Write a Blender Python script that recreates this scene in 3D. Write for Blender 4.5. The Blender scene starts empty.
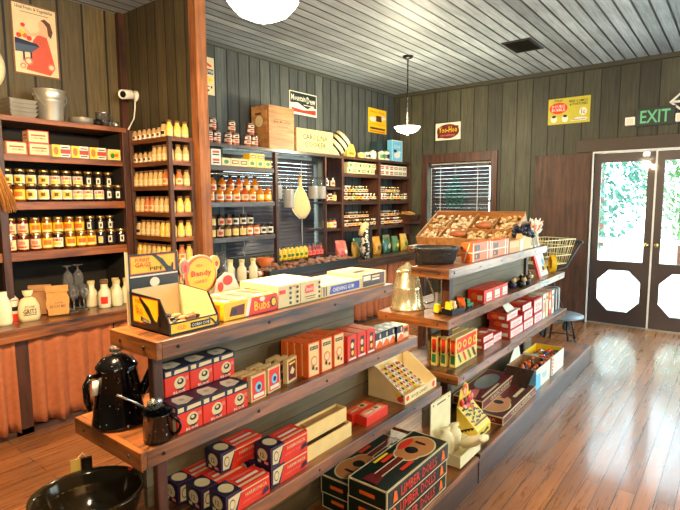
import bpy, math, random
from mathutils import Matrix, Vector
random.seed(7)
PI = math.pi
col = bpy.context.scene.collection
S = bpy.context.scene
sin, cos = math.sin, math.cos

# ------------------------------------------------------------------ materials
def _lin(c):
    c = c / 255.0
    return c / 12.92 if c <= 0.04045 else ((c + 0.055) / 1.055) ** 2.4
def rgb(r, g, b): return (_lin(r), _lin(g), _lin(b), 1.0)
MATS = {}
def nm(name):
    m = bpy.data.materials.new(name); m.use_nodes = True
    nt = m.node_tree; return m, nt, nt.nodes, nt.links, nt.nodes['Principled BSDF']
def mat(name, c, rough=.5, metal=0, var=.12, scale=18, emit=0, trans=0, coat=0, bump=0):
    """plain material with a little noise in its colour"""
    if name in MATS: return MATS[name]
    m, nt, N, L, P = nm(name)
    P.inputs['Roughness'].default_value = rough; P.inputs['Metallic'].default_value = metal
    P.inputs['Transmission Weight'].default_value = trans; P.inputs['Coat Weight'].default_value = coat
    c = rgb(*c)
    tc = N.new('ShaderNodeTexCoord'); no = N.new('ShaderNodeTexNoise'); no.inputs['Scale'].default_value = scale
    L.new(tc.outputs['Object'], no.inputs['Vector'])
    mx = N.new('ShaderNodeMix'); mx.data_type = 'RGBA'
    mx.inputs[6].default_value = tuple(x * (1 - var) for x in c[:3]) + (1,)
    mx.inputs[7].default_value = tuple(min(1, x * (1 + var)) for x in c[:3]) + (1,)
    L.new(no.outputs['Fac'], mx.inputs[0]); L.new(mx.outputs[2], P.inputs['Base Color'])
    if emit:
        P.inputs['Emission Color'].default_value = c; P.inputs['Emission Strength'].default_value = emit
    if bump:
        b = N.new('ShaderNodeBump'); b.inputs['Strength'].default_value = bump; b.inputs['Distance'].default_value = .01
        L.new(no.outputs['Fac'], b.inputs['Height']); L.new(b.outputs['Normal'], P.inputs['Normal'])
    MATS[name] = m; return m
def wood(name, c1, c2, axis='X', rough=.5, scale=1.0, bump=.25, contrast=.18, coat=0):
    """grain stretched along one axis, with darker streaks and knots"""
    if name in MATS: return MATS[name]
    m, nt, N, L, P = nm(name)
    tc = N.new('ShaderNodeTexCoord'); mp = N.new('ShaderNodeMapping')
    s = {'X': (1.2, 16, 16), 'Y': (16, 1.2, 16), 'Z': (16, 16, 1.2)}[axis]
    mp.inputs['Scale'].default_value = tuple(v * scale for v in s)
    geo = N.new('ShaderNodeObjectInfo'); ad = N.new('ShaderNodeVectorMath'); ad.operation = 'ADD'
    L.new(tc.outputs['Object'], ad.inputs[0]); L.new(geo.outputs['Random'], ad.inputs[1])
    L.new(ad.outputs[0], mp.inputs['Vector'])
    n1 = N.new('ShaderNodeTexNoise'); n1.inputs['Scale'].default_value = 1.5; n1.inputs['Detail'].default_value = 8; n1.inputs['Roughness'].default_value = .65
    n1.inputs['Distortion'].default_value = .6
    L.new(mp.outputs[0], n1.inputs['Vector'])
    n2 = N.new('ShaderNodeTexNoise'); n2.inputs['Scale'].default_value = 3.5; n2.inputs['Detail'].default_value = 3
    L.new(ad.outputs[0], n2.inputs['Vector'])
    r = N.new('ShaderNodeValToRGB'); r.color_ramp.elements[0].position = .5 - contrast; r.color_ramp.elements[1].position = .5 + contrast
    r.color_ramp.elements[0].color = rgb(*c2); r.color_ramp.elements[1].color = rgb(*c1)
    a = N.new('ShaderNodeMath'); a.operation = 'MULTIPLY_ADD'; a.inputs[1].default_value = .4; 
    sb = N.new('ShaderNodeMath'); sb.operation = 'SUBTRACT'; sb.inputs[1].default_value = .5
    L.new(n2.outputs['Fac'], sb.inputs[0]); L.new(sb.outputs[0], a.inputs[0]); L.new(n1.outputs['Fac'], a.inputs[2])
    L.new(a.outputs[0], r.inputs[0]); L.new(r.outputs[0], P.inputs['Base Color'])
    b = N.new('ShaderNodeBump'); b.inputs['Strength'].default_value = bump; b.inputs['Distance'].default_value = .004
    L.new(n1.outputs['Fac'], b.inputs['Height']); L.new(b.outputs['Normal'], P.inputs['Normal'])
    P.inputs['Roughness'].default_value = rough; P.inputs['Coat Weight'].default_value = coat; P.inputs['Coat Roughness'].default_value = .2
    MATS[name] = m; return m
def boards(name, c1, c2, seam, width, order, rough=.6, length=30., grain=.5, bump=.5, seamw=.02, coat=0, rvar=0):
    """rows of planks. order: which object axes feed (along, across), e.g. 'XY' runs along X"""
    m, nt, N, L, P = nm(name)
    tc = N.new('ShaderNodeTexCoord'); sp = N.new('ShaderNodeSeparateXYZ'); cb = N.new('ShaderNodeCombineXYZ')
    L.new(tc.outputs['Object'], sp.inputs[0]); L.new(sp.outputs[order[0]], cb.inputs[0]); L.new(sp.outputs[order[1]], cb.inputs[1])
    br = N.new('ShaderNodeTexBrick'); L.new(cb.outputs[0], br.inputs['Vector'])
    br.inputs['Scale'].default_value = 1; br.inputs['Brick Width'].default_value = length; br.inputs['Row Height'].default_value = width
    br.inputs['Mortar Size'].default_value = width * seamw; br.inputs['Mortar Smooth'].default_value = .3
    br.inputs['Color1'].default_value = rgb(*c1); br.inputs['Color2'].default_value = rgb(*c2); br.inputs['Mortar'].default_value = rgb(*seam)
    br.offset = .37
    mp = N.new('ShaderNodeMapping'); mp.inputs['Scale'].default_value = (1.3, 22, 1); L.new(cb.outputs[0], mp.inputs['Vector'])
    no = N.new('ShaderNodeTexNoise'); no.inputs['Scale'].default_value = 2; no.inputs['Detail'].default_value = 8; no.inputs['Roughness'].default_value = .7; no.inputs['Distortion'].default_value = .5
    L.new(mp.outputs[0], no.inputs['Vector'])
    big = N.new('ShaderNodeTexNoise'); big.inputs['Scale'].default_value = 1.6; big.inputs['Detail'].default_value = 4
    L.new(tc.outputs['Object'], big.inputs['Vector'])
    mr = N.new('ShaderNodeMapRange'); mr.inputs['From Min'].default_value = .3; mr.inputs['From Max'].default_value = .7
    mr.inputs['To Min'].default_value = 1 - grain; mr.inputs['To Max'].default_value = 1 + grain * .6; L.new(no.outputs['Fac'], mr.inputs['Value'])
    m2 = N.new('ShaderNodeMapRange'); m2.inputs['From Min'].default_value = .3; m2.inputs['From Max'].default_value = .7
    m2.inputs['To Min'].default_value = .8; m2.inputs['To Max'].default_value = 1.2; L.new(big.outputs['Fac'], m2.inputs['Value'])
    mm = N.new('ShaderNodeMath'); mm.operation = 'MULTIPLY'; L.new(mr.outputs[0], mm.inputs[0]); L.new(m2.outputs[0], mm.inputs[1])
    vm = N.new('ShaderNodeVectorMath'); vm.operation = 'SCALE'; L.new(br.outputs['Color'], vm.inputs[0]); L.new(mm.outputs[0], vm.inputs['Scale'])
    L.new(vm.outputs[0], P.inputs['Base Color'])
    hh = N.new('ShaderNodeMath'); hh.operation = 'MULTIPLY_ADD'; hh.inputs[1].default_value = -1.0
    L.new(br.outputs['Fac'], hh.inputs[0])
    sc = N.new('ShaderNodeMath'); sc.operation = 'MULTIPLY'; sc.inputs[1].default_value = .25; L.new(no.outputs['Fac'], sc.inputs[0]); L.new(sc.outputs[0], hh.inputs[2])
    b = N.new('ShaderNodeBump'); b.inputs['Strength'].default_value = bump; b.inputs['Distance'].default_value = .006
    L.new(hh.outputs[0], b.inputs['Height']); L.new(b.outputs['Normal'], P.inputs['Normal'])
    P.inputs['Roughness'].default_value = rough; P.inputs['Coat Weight'].default_value = coat; P.inputs['Coat Roughness'].default_value = .12
    if rvar:
        m3 = N.new('ShaderNodeMapRange'); m3.inputs['From Min'].default_value = .35; m3.inputs['From Max'].default_value = .65
        m3.inputs['To Min'].default_value = rough; m3.inputs['To Max'].default_value = rough + rvar; L.new(no.outputs['Fac'], m3.inputs['Value']); L.new(m3.outputs[0], P.inputs['Roughness'])
    MATS[name] = m; return m
def pane_mat(name, tint=(235, 245, 245), refl=.08):
    m, nt, N, L, P = nm(name); N.remove(P); out = N['Material Output']
    t = N.new('ShaderNodeBsdfTransparent'); t.inputs[0].default_value = rgb(*tint)
    g = N.new('ShaderNodeBsdfGlossy'); g.inputs['Roughness'].default_value = .03
    x = N.new('ShaderNodeMixShader'); x.inputs[0].default_value = refl
    L.new(t.outputs[0], x.inputs[1]); L.new(g.outputs[0], x.inputs[2]); L.new(x.outputs[0], out.inputs[0]); MATS[name] = m; return m
def spots(name, c, d, scale=60, thr=.62, rough=.3, metal=0):
    """speckled enamel / printed pattern"""
    m, nt, N, L, P = nm(name)
    tc = N.new('ShaderNodeTexCoord'); no = N.new('ShaderNodeTexNoise'); no.inputs['Scale'].default_value = scale; no.inputs['Detail'].default_value = 1
    L.new(tc.outputs['Object'], no.inputs['Vector'])
    r = N.new('ShaderNodeValToRGB'); r.color_ramp.elements[0].position = thr; r.color_ramp.elements[1].position = thr + .03
    r.color_ramp.elements[0].color = rgb(*c); r.color_ramp.elements[1].color = rgb(*d)
    L.new(no.outputs['Fac'], r.inputs[0]); L.new(r.outputs[0], P.inputs['Base Color'])
    P.inputs['Roughness'].default_value = rough; P.inputs['Metallic'].default_value = metal; MATS[name] = m; return m

WX = wood('aged_brown_wood_x', (156, 90, 38), (30, 16, 8), 'X', .45, coat=.7, contrast=.15, bump=.3)
WY = wood('aged_brown_wood_y', (156, 90, 38), (30, 16, 8), 'Y', .45, coat=.2, contrast=.15, bump=.5)
WZ = wood('aged_brown_wood_z', (120, 66, 36), (46, 24, 14), 'Z', .5)
SHX = wood('shelf_wood_x', (168, 98, 48), (78, 40, 18), 'X', .45)
SHY = wood('shelf_wood_y', (130, 74, 38), (64, 32, 16), 'Y', .45)
POST = wood('post_wood', (176, 110, 60), (96, 52, 26), 'Z', .6)
DKX = wood('dark_wood_x', (84, 52, 34), (34, 20, 13), 'X', .5, coat=.5)
DKZ = wood('dark_wood_z', (92, 50, 32), (40, 22, 15), 'Z', .5)
PINE = wood('pine_wood', (208, 156, 94), (156, 104, 56), 'X', .55, bump=.1)
PINEY = wood('pine_wood_y', (206, 150, 88), (150, 98, 52), 'Y', .55, bump=.1)
PLY = wood('red_brown_plank', (98, 64, 48), (50, 33, 26), 'Z', .6)
PANEL = boards('green_grey_board', (116, 98, 66), (96, 80, 54), (34, 28, 20), .092, 'XZ', .6, 30, .3)
GREY = mat('worn_grey_paint', (120, 118, 108), .6)
WHITE = mat('white_print', (230, 222, 200), .5); CREAM = mat('cream_card', (222, 200, 150), .6)
TAN = mat('tan_card', (214, 182, 128), .65); KRAFT = mat('kraft_card', (170, 120, 72), .7)
BLACK = mat('black_print', (18, 17, 18), .4); NAVY = mat('navy_print', (22, 26, 58), .4); RED = mat('red_print', (226, 50, 26), .42)
ORANGE = mat('orange_print', (236, 104, 24), .45); YELLOW = mat('yellow_print', (250, 196, 30), .42); GREEN = mat('green_print', (34, 120, 52), .45)
DKGREEN = mat('dark_green_print', (16, 34, 24), .4); BLUE = mat('blue_print', (40, 60, 160), .4); SKYBLUE = mat('light_blue_print', (110, 190, 230), .45)
BROWN = mat('brown_print', (96, 52, 28), .5); MAROON = mat('maroon_print', (104, 22, 20), .45); PINK = mat('pink_print', (226, 120, 104), .5)
SKIN = mat('peach_print', (236, 178, 136), .5); OLIVE = mat('olive_print', (120, 120, 50), .5)
GOLD = mat('gold_lid', (212, 176, 108), .25, .9); SILVER = mat('silver_metal', (205, 205, 200), .25, .95)
GALV = mat('galvanised_metal', (188, 184, 172), .35, .65, .25, 9); BRASS = mat('brass_metal', (226, 190, 116), .16, .95)
IRON = mat('black_iron', (22, 22, 22), .35, .3); BLKPLASTIC = mat('black_plastic', (20, 20, 22), .4)
ENAMEL = spots('speckled_black_enamel', (8, 8, 9), (150, 150, 150), 110, .70, .12)
BASIN = mat('black_glazed_basin', (44, 36, 22), .12, .5)
CURTAIN = mat('orange_curtain_cloth', (168, 96, 58), .85, 0, .25, 30, bump=.15)
CANVAS = mat('cream_canvas', (226, 208, 160), .85, bump=.3); BURLAP = mat('burlap', (196, 142, 78), .9, 0, .2, 60, bump=.4)
CLOTH = mat('tan_cloth', (214, 180, 124), .85, bump=.2)
GLASS = mat('clear_glass', (245, 248, 246), .04, trans=.92)
MILK = mat('milky_glass', (232, 222, 184), .2, coat=.4); AMBER = mat('amber_honey', (206, 116, 18), .12, coat=.6, emit=0)
CORK = mat('cork', (112, 74, 44), .8); SPICE = mat('spice_cream', (196, 160, 96), .35, coat=.3); SPICE2 = mat('spice_rust', (196, 104, 48), .35, coat=.3)
PANE = pane_mat('window_glass', refl=.04)
BLIND = mat('dark_blind_slat', (48, 40, 44), .45); FOAM = mat('white_plastic', (236, 232, 222), .35)

# ------------------------------------------------------------------ geometry
_txt = {}
def text_shape(s):
    if s in _txt: return _txt[s]
    cu = bpy.data.curves.new('lettering', 'FONT'); cu.body = s; cu.resolution_u = 1; cu.size = 1; cu.offset = .012
    o = bpy.data.objects.new('lettering', cu); col.objects.link(o)
    me = bpy.data.meshes.new_from_object(o.evaluated_get(bpy.context.evaluated_depsgraph_get()))
    vs = [(v.co.x, v.co.y) for v in me.vertices]; fs = [tuple(p.vertices) for p in me.polygons]
    bpy.data.objects.remove(o); bpy.data.curves.remove(cu); bpy.data.meshes.remove(me)
    x0 = min(v[0] for v in vs); x1 = max(v[0] for v in vs); y0 = min(v[1] for v in vs); y1 = max(v[1] for v in vs)
    _txt[s] = ([((x - x0) / (x1 - x0), (y - y0) / (y1 - y0)) for x, y in vs], fs); return _txt[s]
class Face:
    """a printed face: 2-D drawing on a plane of a thing"""
    def __init__(s, g, o, u, v, k=None):
        s.g, s.o, s.u, s.v = g, Vector(o), Vector(u), Vector(v); s.n = s.u.cross(s.v).normalized(); s.k = k or [1]
    def at(s, x, y, a=0, sc=1):
        return Face(s.g, s.o + s.u * x + s.v * y, (s.u * cos(a) + s.v * sin(a)) * sc, (s.v * cos(a) - s.u * sin(a)) * sc, s.k)
    def P(s, x, y): return s.o + s.u * x + s.v * y + s.n * (.0004 * s.k[0])
    def poly(s, pts, m): s.g.face([s.P(*p) for p in pts], m); s.k[0] += 1; return s
    def rect(s, x, y, w, h, m): return s.poly([(x, y), (x + w, y), (x + w, y + h), (x, y + h)], m)
    def ell(s, x, y, rx, ry, m, n=18): return s.poly([(x + rx * cos(2 * PI * i / n), y + ry * sin(2 * PI * i / n)) for i in range(n)], m)
    def text(s, t, x, y, w, h, m):
        vs, fs = text_shape(t); b = len(s.g.v)
        for p in vs: s.g.v.append(s.g.M @ s.P(x + p[0] * w, y + p[1] * h))
        i = s.g.mi(m)
        for f in fs: s.g.f.append(tuple(b + k for k in f)); s.g.m.append(i); s.g.sm.append(False)
        s.k[0] += 1; return s
    def border(s, w, h, t, m):
        s.rect(0, 0, w, t, m); s.k[0] -= 1; s.rect(0, h - t, w, t, m); s.k[0] -= 1; s.rect(0, t, t, h - 2 * t, m); s.k[0] -= 1; return s.rect(w - t, t, t, h - 2 * t, m)
class G:
    def __init__(s): s.v, s.f, s.m, s.sm, s.ms, s.M = [], [], [], [], [], Matrix()
    def mi(s, m):
        if m not in s.ms: s.ms.append(m)
        return s.ms.index(m)
    def face(s, pts, m, smooth=False):
        b = len(s.v); s.v += [s.M @ Vector(p) for p in pts]; s.f.append(tuple(range(b, b + len(pts)))); s.m.append(s.mi(m)); s.sm.append(smooth)
    def grid(s, rows, m, closed=False, smooth=True, cap=False):
        b = len(s.v); n = len(rows[0]); i = s.mi(m)
        for r in rows: s.v += [s.M @ Vector(p) for p in r]
        for a in range(len(rows) - 1):
            for c in range(n if closed else n - 1):
                d = (c + 1) % n
                s.f.append((b + a * n + c, b + a * n + d, b + (a + 1) * n + d, b + (a + 1) * n + c)); s.m.append(i); s.sm.append(smooth)
        if cap:
            s.f.append(tuple(b + c for c in reversed(range(n)))); s.m.append(i); s.sm.append(False)
            e = b + (len(rows) - 1) * n; s.f.append(tuple(e + c for c in range(n))); s.m.append(i); s.sm.append(False)
        return s
    def box(s, x0, x1, y0, y1, z0, z1, m):
        P = [(x0, y0, z0), (x1, y0, z0), (x1, y1, z0), (x0, y1, z0), (x0, y0, z1), (x1, y0, z1), (x1, y1, z1), (x0, y1, z1)]
        b = len(s.v); s.v += [s.M @ Vector(p) for p in P]; i = s.mi(m)
        for f in ((0, 3, 2, 1), (4, 5, 6, 7), (0, 1, 5, 4), (1, 2, 6, 5), (2, 3, 7, 6), (3, 0, 4, 7)):
            s.f.append(tuple(b + k for k in f)); s.m.append(i); s.sm.append(False)
        return s
    def prism(s, pts, d, m):
        """closed outline (list of 3-D points) pushed by vector d"""
        d = Vector(d); a = [Vector(p) for p in pts]; return s.grid([a, [p + d for p in a]], m, True, False, True)
    def lathe(s, prof, m, n=16, c=(0, 0, 0), sx=1, sy=1, smooth=True, wob=None):
        rows = []
        for k, (r, z) in enumerate(prof):
            rows.append([(c[0] + sx * (r * (1 + (wob(2 * PI * i / n, z) if wob else 0))) * cos(2 * PI * i / n), c[1] + sy * (r * (1 + (wob(2 * PI * i / n, z) if wob else 0))) * sin(2 * PI * i / n), c[2] + z) for i in range(n)])
        return s.grid(rows, m, True, smooth)
    def cyl(s, r, z0, z1, m, n=16, c=(0, 0, 0)):
        s.lathe([(1e-5, z0), (r, z0), (r, z1), (1e-5, z1)], m, n, c, smooth=False); return s
    def tube(s, pts, r, m, n=8, closed=False):
        pts = [Vector(p) for p in pts]; rows = []; N = len(pts); up = None
        for i, p in enumerate(pts):
            if closed: t = pts[(i + 1) % N] - pts[i - 1]
            else: t = pts[min(i + 1, N - 1)] - pts[max(i - 1, 0)]
            t.normalize()
            if up is None: up = Vector((0, 0, 1)) if abs(t.z) < .9 else Vector((1, 0, 0))
            a = t.cross(up).normalized(); up = a.cross(t).normalized()
            rr = r[i] if isinstance(r, (list, tuple)) else r
            rows.append([p + (a * cos(2 * PI * k / n) + up * sin(2 * PI * k / n)) * rr for k in range(n)])
        if closed: rows.append(rows[0])
        return s.grid(rows, m, True, True, not closed)
    def band(s, r, z0, z1, a0, a1, m, n=7):
        A = [a0 + (a1 - a0) * i / n for i in range(n + 1)]
        return s.grid([[(r * cos(a), r * sin(a), z) for a in A] for z in (z0, z1)], m)
    def blob(s, c, r, m, n=10, sx=1, sy=1, sz=1, j=0):
        return s.lathe([(max(1e-5, r * sin(PI * i / 6)), -r * sz * cos(PI * i / 6)) for i in range(7)], m, n, c, sx, sy, wob=(lambda a, z: j * sin(3 * a + z * 40)) if j else None)
    # the three printed faces of a box with corner x0,y0,z0: front looks to -Y, side to -X, top to +Z
    def front(s, x0, y0, z0): return Face(s, (x0, y0, z0), (1, 0, 0), (0, 0, 1))
    def side(s, x0, y1, z0): return Face(s, (x0, y1, z0), (0, -1, 0), (0, 0, 1))
    def top(s, x0, y0, z1): return Face(s, (x0, y0, z1), (1, 0, 0), (0, 1, 0))
def obj(name, g, parent=None, bevel=0, loc=None):
    me = bpy.data.meshes.new(name); me.from_pydata([tuple(v) for v in g.v], [], g.f)
    for m in g.ms: me.materials.append(m)
    me.polygons.foreach_set('material_index', g.m); me.polygons.foreach_set('use_smooth', g.sm); me.update()
    o = bpy.data.objects.new(name, me); col.objects.link(o)
    if parent: o.parent = parent
    if loc: o.location = loc
    if bevel:
        b = o.modifiers.new('edge', 'BEVEL'); b.width = bevel; b.segments = 2; b.limit_method = 'ANGLE'
    return o
def tag(o, label, cat, group=None, kind=None):
    o['label'] = label; o['category'] = cat
    if group: o['group'] = group
    if kind: o['kind'] = kind
    return o
def thing(name, label, cat, loc=(0, 0, 0), rz=0, group=None):
    o = bpy.data.objects.new(name, None); col.objects.link(o); o.location = loc; o.rotation_euler = (0, 0, rz)
    o.empty_display_size = .05; return tag(o, label, cat, group)
def solo(name, g, label, cat, loc=(0, 0, 0), rz=0, group=None):
    o = obj(name, g); o.location = loc; o.rotation_euler = (0, 0, rz); return tag(o, label, cat, group)
def struct(name, g, bevel=0):
    o = obj(name, g, None, bevel); o['kind'] = 'structure'; return o
def dup(root, loc, rz, label, group=None):
    r = root.copy(); col.objects.link(r); r.location = loc; r.rotation_euler = (0, 0, rz); r['label'] = label
    if group: r['group'] = group
    for ch in root.children:
        c = ch.copy(); col.objects.link(c); c.parent = r
        for gr in ch.children:
            d = gr.copy(); col.objects.link(d); d.parent = c
    return r
class Proto:
    """first use places the model itself, later uses copy it"""
    def __init__(s, root): s.r, s.used = root, False
    def put(s, loc, rz, label, group):
        if not s.used:
            s.used = True; s.r.location = loc; s.r.rotation_euler = (0, 0, rz); s.r['label'] = label; s.r['group'] = group; return s.r
        return dup(s.r, loc, rz, label, group)
ORD = 'first second third fourth fifth sixth seventh eighth ninth tenth eleventh twelfth'.split()
def bx(*a): return G().box(*a)

# ------------------------------------------------------------------ room shell
XR, YB, ZC, XL, YF = 6.835, 4.29, 3.13, -2.0, -2.5
FLOOR = boards('plank_floor', (164, 106, 62), (128, 82, 48), (50, 32, 20), .085, 'XY', .22, 1.8, .45, .3, .03, coat=.55, rvar=.2)
CEIL = boards('painted_plank_ceiling', (178, 188, 194), (134, 144, 150), (46, 48, 50), .115, 'XY', .55, 30, .45, 1, .09)
WALLB = boards('slate_plank_wall', (88, 90, 84), (58, 61, 58), (14, 14, 13), .155, 'ZX', .6, 30, .55, .8, .07)
WALLR = boards('olive_plank_wall', (76, 73, 54), (56, 53, 40), (16, 15, 11), .2, 'ZY', .6, 30, .55, .7, .03)
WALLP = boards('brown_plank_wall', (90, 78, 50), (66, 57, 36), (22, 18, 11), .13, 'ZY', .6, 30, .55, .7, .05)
struct('floor', bx(XL - .2, XR + .2, YF - .2, YB + .2, -.12, 0, FLOOR))
struct('ceiling', bx(XL - .2, XR + .2, YF - .2, YB + .2, ZC, ZC + .12, CEIL))
g = G()                                              # back wall with the window opening X 3.48-5.0, Z .92-2.08
for a in ((2.46, 3.48, 0, ZC), (5.0, XR + .2, 0, ZC), (3.48, 5.0, 0, .92), (3.48, 5.0, 2.08, ZC)): g.box(a[0], a[1], YB, YB + .18, a[2], a[3], WALLB)
struct('wall_back', g)
struct('wall_alcove', bx(XL - .2, 2.46, YB, YB + .18, 0, ZC, boards('warm_lit_plank_wall', (100, 86, 54), (72, 62, 38), (20, 16, 10), .19, 'ZX', .6, 30, .55, .7, .05)))  # same wall as wall_back, its warm lamplight put into the browner colour
g = G()                                              # right wall: window Y 2.74-3.69 Z .95-2.06, doors Y .14-1.44
for a in ((3.70, YB, 0, ZC), (2.73, 3.70, 0, .95), (2.73, 3.70, 2.07, ZC), (1.44, 2.73, 0, ZC), (.14, 1.44, 2.09, ZC), (-.05, .14, 0, ZC), (-2.3, -.05, 0, .4), (-2.3, -.05, 2.15, ZC), (YF, -2.3, 0, ZC)): g.box(XR, XR + .18, a[0], a[1], a[2], a[3], WALLR)
struct('wall_right', g)
struct('wall_left', bx(XL - .18, XL, YF, YB, 0, ZC, WALLR))
g = G()                                              # front wall behind the viewer with two shop windows
for a in ((XL, 3.2, 0, ZC), (3.2, 6.5, 0, .3), (3.2, 6.5, 2.6, ZC), (6.5, XR, 0, ZC)): g.box(a[0], a[1], YF - .18, YF, a[2], a[3], WALLB)
struct('wall_front', g)
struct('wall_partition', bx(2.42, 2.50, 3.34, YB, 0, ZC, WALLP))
struct('trim_post', bx(2.42, 2.515, 3.25, 3.34, 0, ZC, POST), .006)
struct('trim_corner_post', bx(2.37, 2.42, 4.24, YB, 0, ZC, DKZ))
struct('trim_ceiling_right', bx(XR - .05, XR, YF, YB, ZC - .05, ZC, mat('olive_trim', (60, 56, 42), .6)))
struct('trim_ceiling_back', bx(2.50, XR - .05, YB - .03, YB, ZC - .035, ZC, mat('slate_trim', (70, 70, 62), .6)))
struct('trim_plank_panel', bx(XR - .03, XR, 1.475, 2.134, 0, 2.09, PLY), .003)
struct('trim_door_header', bx(XR - .035, XR, .0, 1.64, 2.105, 2.25, mat('header_board', (74, 60, 48), .6)), .003)
LEAKSTRIP = mat('pale_light_leak', (226, 222, 214), .5)  # pale colour paints the daylight leaking in around the doors
g = G(); g.box(XR - .02, XR + .1, 1.455, 1.475, 0, 2.105, PLY); g.box(XR - .022, XR + .1, 1.44, 1.455, 0, 2.105, LEAKSTRIP); g.box(XR - .02, XR + .1, .11, .14, 0, 2.105, PLY); g.box(XR - .02, XR + .1, .14, 1.44, 2.085, 2.105, LEAKSTRIP)
struct('trim_door_frame', g)
struct('baseboard_right', bx(XR - .02, XR, 2.134, YB, 0, .12, DKZ))

# doors: upper glass, lower panel with an eight-sided glass opening
DOORW = mat('dark_door_paint', (66, 54, 52), .4, coat=.3)
def door(name, y0, y1, hinge):
    d = bpy.data.objects.new(name, None); col.objects.link(d); d['kind'] = 'structure'
    x0, x1 = XR + .03, XR + .07; g = G(); W = y1 - y0; st = .075
    g.box(x0, x1, y0, y0 + st, 0, 2.08, DOORW); g.box(x0, x1, y1 - st, y1, 0, 2.08, DOORW)
    g.box(x0, x1, y0 + st, y1 - st, 1.97, 2.08, DOORW); g.box(x0, x1, y0 + st, y1 - st, .68, .785, DOORW)
    a, b, c, e = y0 + st, y1 - st, 0.0, .68; q = .135; zb = .17
    outer = [(a, c), (a + q, c), (b - q, c), (b, c), (b, e), (b - q, e), (a + q, e), (a, e)]
    inner = [(a + .012, zb + q), (a + q, zb), (b - q, zb), (b - .012, zb + q), (b - .012, e - q), (b - q, e - .004), (a + q, e - .004), (a + .012, e - q)]
    outer = [(a, zb + q), (a + q, c), (b - q, c), (b, zb + q), (b, e - q), (b - q, e), (a + q, e), (a, e - q)]
    outer2 = [(a, c), (b, c), (b, e), (a, e)]
    for x, fl in ((x0, 1), (x1, -1)):
        for i in range(8):
            j = (i + 1) % 8; P = [outer[i], outer[j], inner[j], inner[i]]; P = P if fl > 0 else P[::-1]
            g.face([(x, p[0], p[1]) for p in P], DOORW)
        for t in ([(a, c), (a + q, c), (a, zb + q)], [(b, c), (b, zb + q), (b - q, c)], [(b, e), (b - q, e), (b, e - q)], [(a, e), (a, e - q), (a + q, e)]): g.face([(x, p[0], p[1]) for p in t], DOORW)
    for i in range(8):
        j = (i + 1) % 8; g.face([(x0, *inner[i]), (x0, *inner[j]), (x1, *inner[j]), (x1, *inner[i])], DOORW)
    obj('door_frame', g, d)
    obj('upper_pane', bx(x0 + .018, x0 + .022, y0 + st, y1 - st, .785, 1.97, PANE), d)
    g = G(); g.prism([(x0 + .018, *p) for p in inner], (.004, 0, 0), PANE); obj('lower_pane', g, d)
    yk = y0 + .04 if hinge > 0 else y1 - .04
    g = G(); g.M = Matrix.Translation((x0, yk, 1.0)) @ Matrix.Rotation(-PI / 2, 4, 'Y'); g.lathe([(1e-5, 0), (.02, 0), (.02, .006), (.009, .01), (.009, .03), (.022, .035), (.024, .045), (1e-5, .055)], BRASS, 12); obj('door_handle', g, d)
door('door_1', .80, 1.436, 1); door('door_2', .145, .781, -1)
struct('trim_threshold', bx(XR, XR + .15, .14, 1.44, 0, .012, GALV))
struct('trim_door_light_leak', bx(XR + .02, XR + .045, .781, .80, .0, 2.08, LEAKSTRIP))  # pale sliver painting the daylight leak between the two doors

# windows: trim, sashes, glass; blinds are hung things
g = G(); X = XR - .025
for a in ((3.70, 3.80, .85, 2.20), (2.64, 2.73, .85, 2.20), (2.73, 3.70, 2.07, 2.20), (2.73, 3.70, .85, .95)): g.box(X, XR, a[0], a[1], a[2], a[3], DKZ)
struct('trim_1', g, .003)
def window(name, frame, pane):
    d = bpy.data.objects.new(name, None); col.objects.link(d); d['kind'] = 'structure'
    obj('window_frame', frame, d); obj('pane', pane, d)
g = G()
for a in ((3.66, 3.70, .95, 2.07), (2.73, 2.77, .95, 2.07), (2.77, 3.66, 2.03, 2.07), (2.77, 3.66, .95, .99), (2.77, 3.66, 1.5, 1.53)): g.box(XR + .10, XR + .15, a[0], a[1], a[2], a[3], FOAM)
window('window_1', g, bx(XR + .12, XR + .124, 2.77, 3.66, .99, 2.03, PANE))
g = G()
for a in ((3.48, 3.52, .92, 2.08), (4.96, 5.0, .92, 2.08), (3.52, 4.96, 2.04, 2.08), (3.52, 4.96, .92, .96), (3.52, 4.96, 1.49, 1.52)): g.box(a[0], a[1], YB + .10, YB + .15, a[2], a[3], FOAM)
window('window_2', g, bx(3.52, 4.96, YB + .12, YB + .124, .96, 2.04, PANE))
for n, (a, b, z0, z1) in enumerate(((3.2, 6.5, .3, 2.6),)):
    g = G()
    for q in ((a, a + .05, z0, z1), (b - .05, b, z0, z1), (a + .05, b - .05, z0, z0 + .05), (a + .05, b - .05, z1 - .05, z1), ((a + b) / 2 - .02, (a + b) / 2 + .02, z0 + .05, z1 - .05)): g.box(q[0], q[1], YF - .14, YF - .08, q[2], q[3], DKZ)
    window('window_%d' % (n + 3), g, bx(a + .05, b - .05, YF - .112, YF - .108, z0 + .05, z1 - .05, PANE))
g = G()
for q in ((-2.3, -2.25, .4, 2.15), (-.10, -.05, .4, 2.15), (-2.25, -.10, .4, .45), (-2.25, -.10, 2.10, 2.15), (-1.19, -1.16, .45, 2.10)): g.box(XR + .08, XR + .14, q[0], q[1], q[2], q[3], DKZ)
window('window_5', g, bx(XR + .108, XR + .112, -2.25, -.10, .45, 2.10, PANE))  # unseen window added so its daylight glares on the shelf edges
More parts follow.
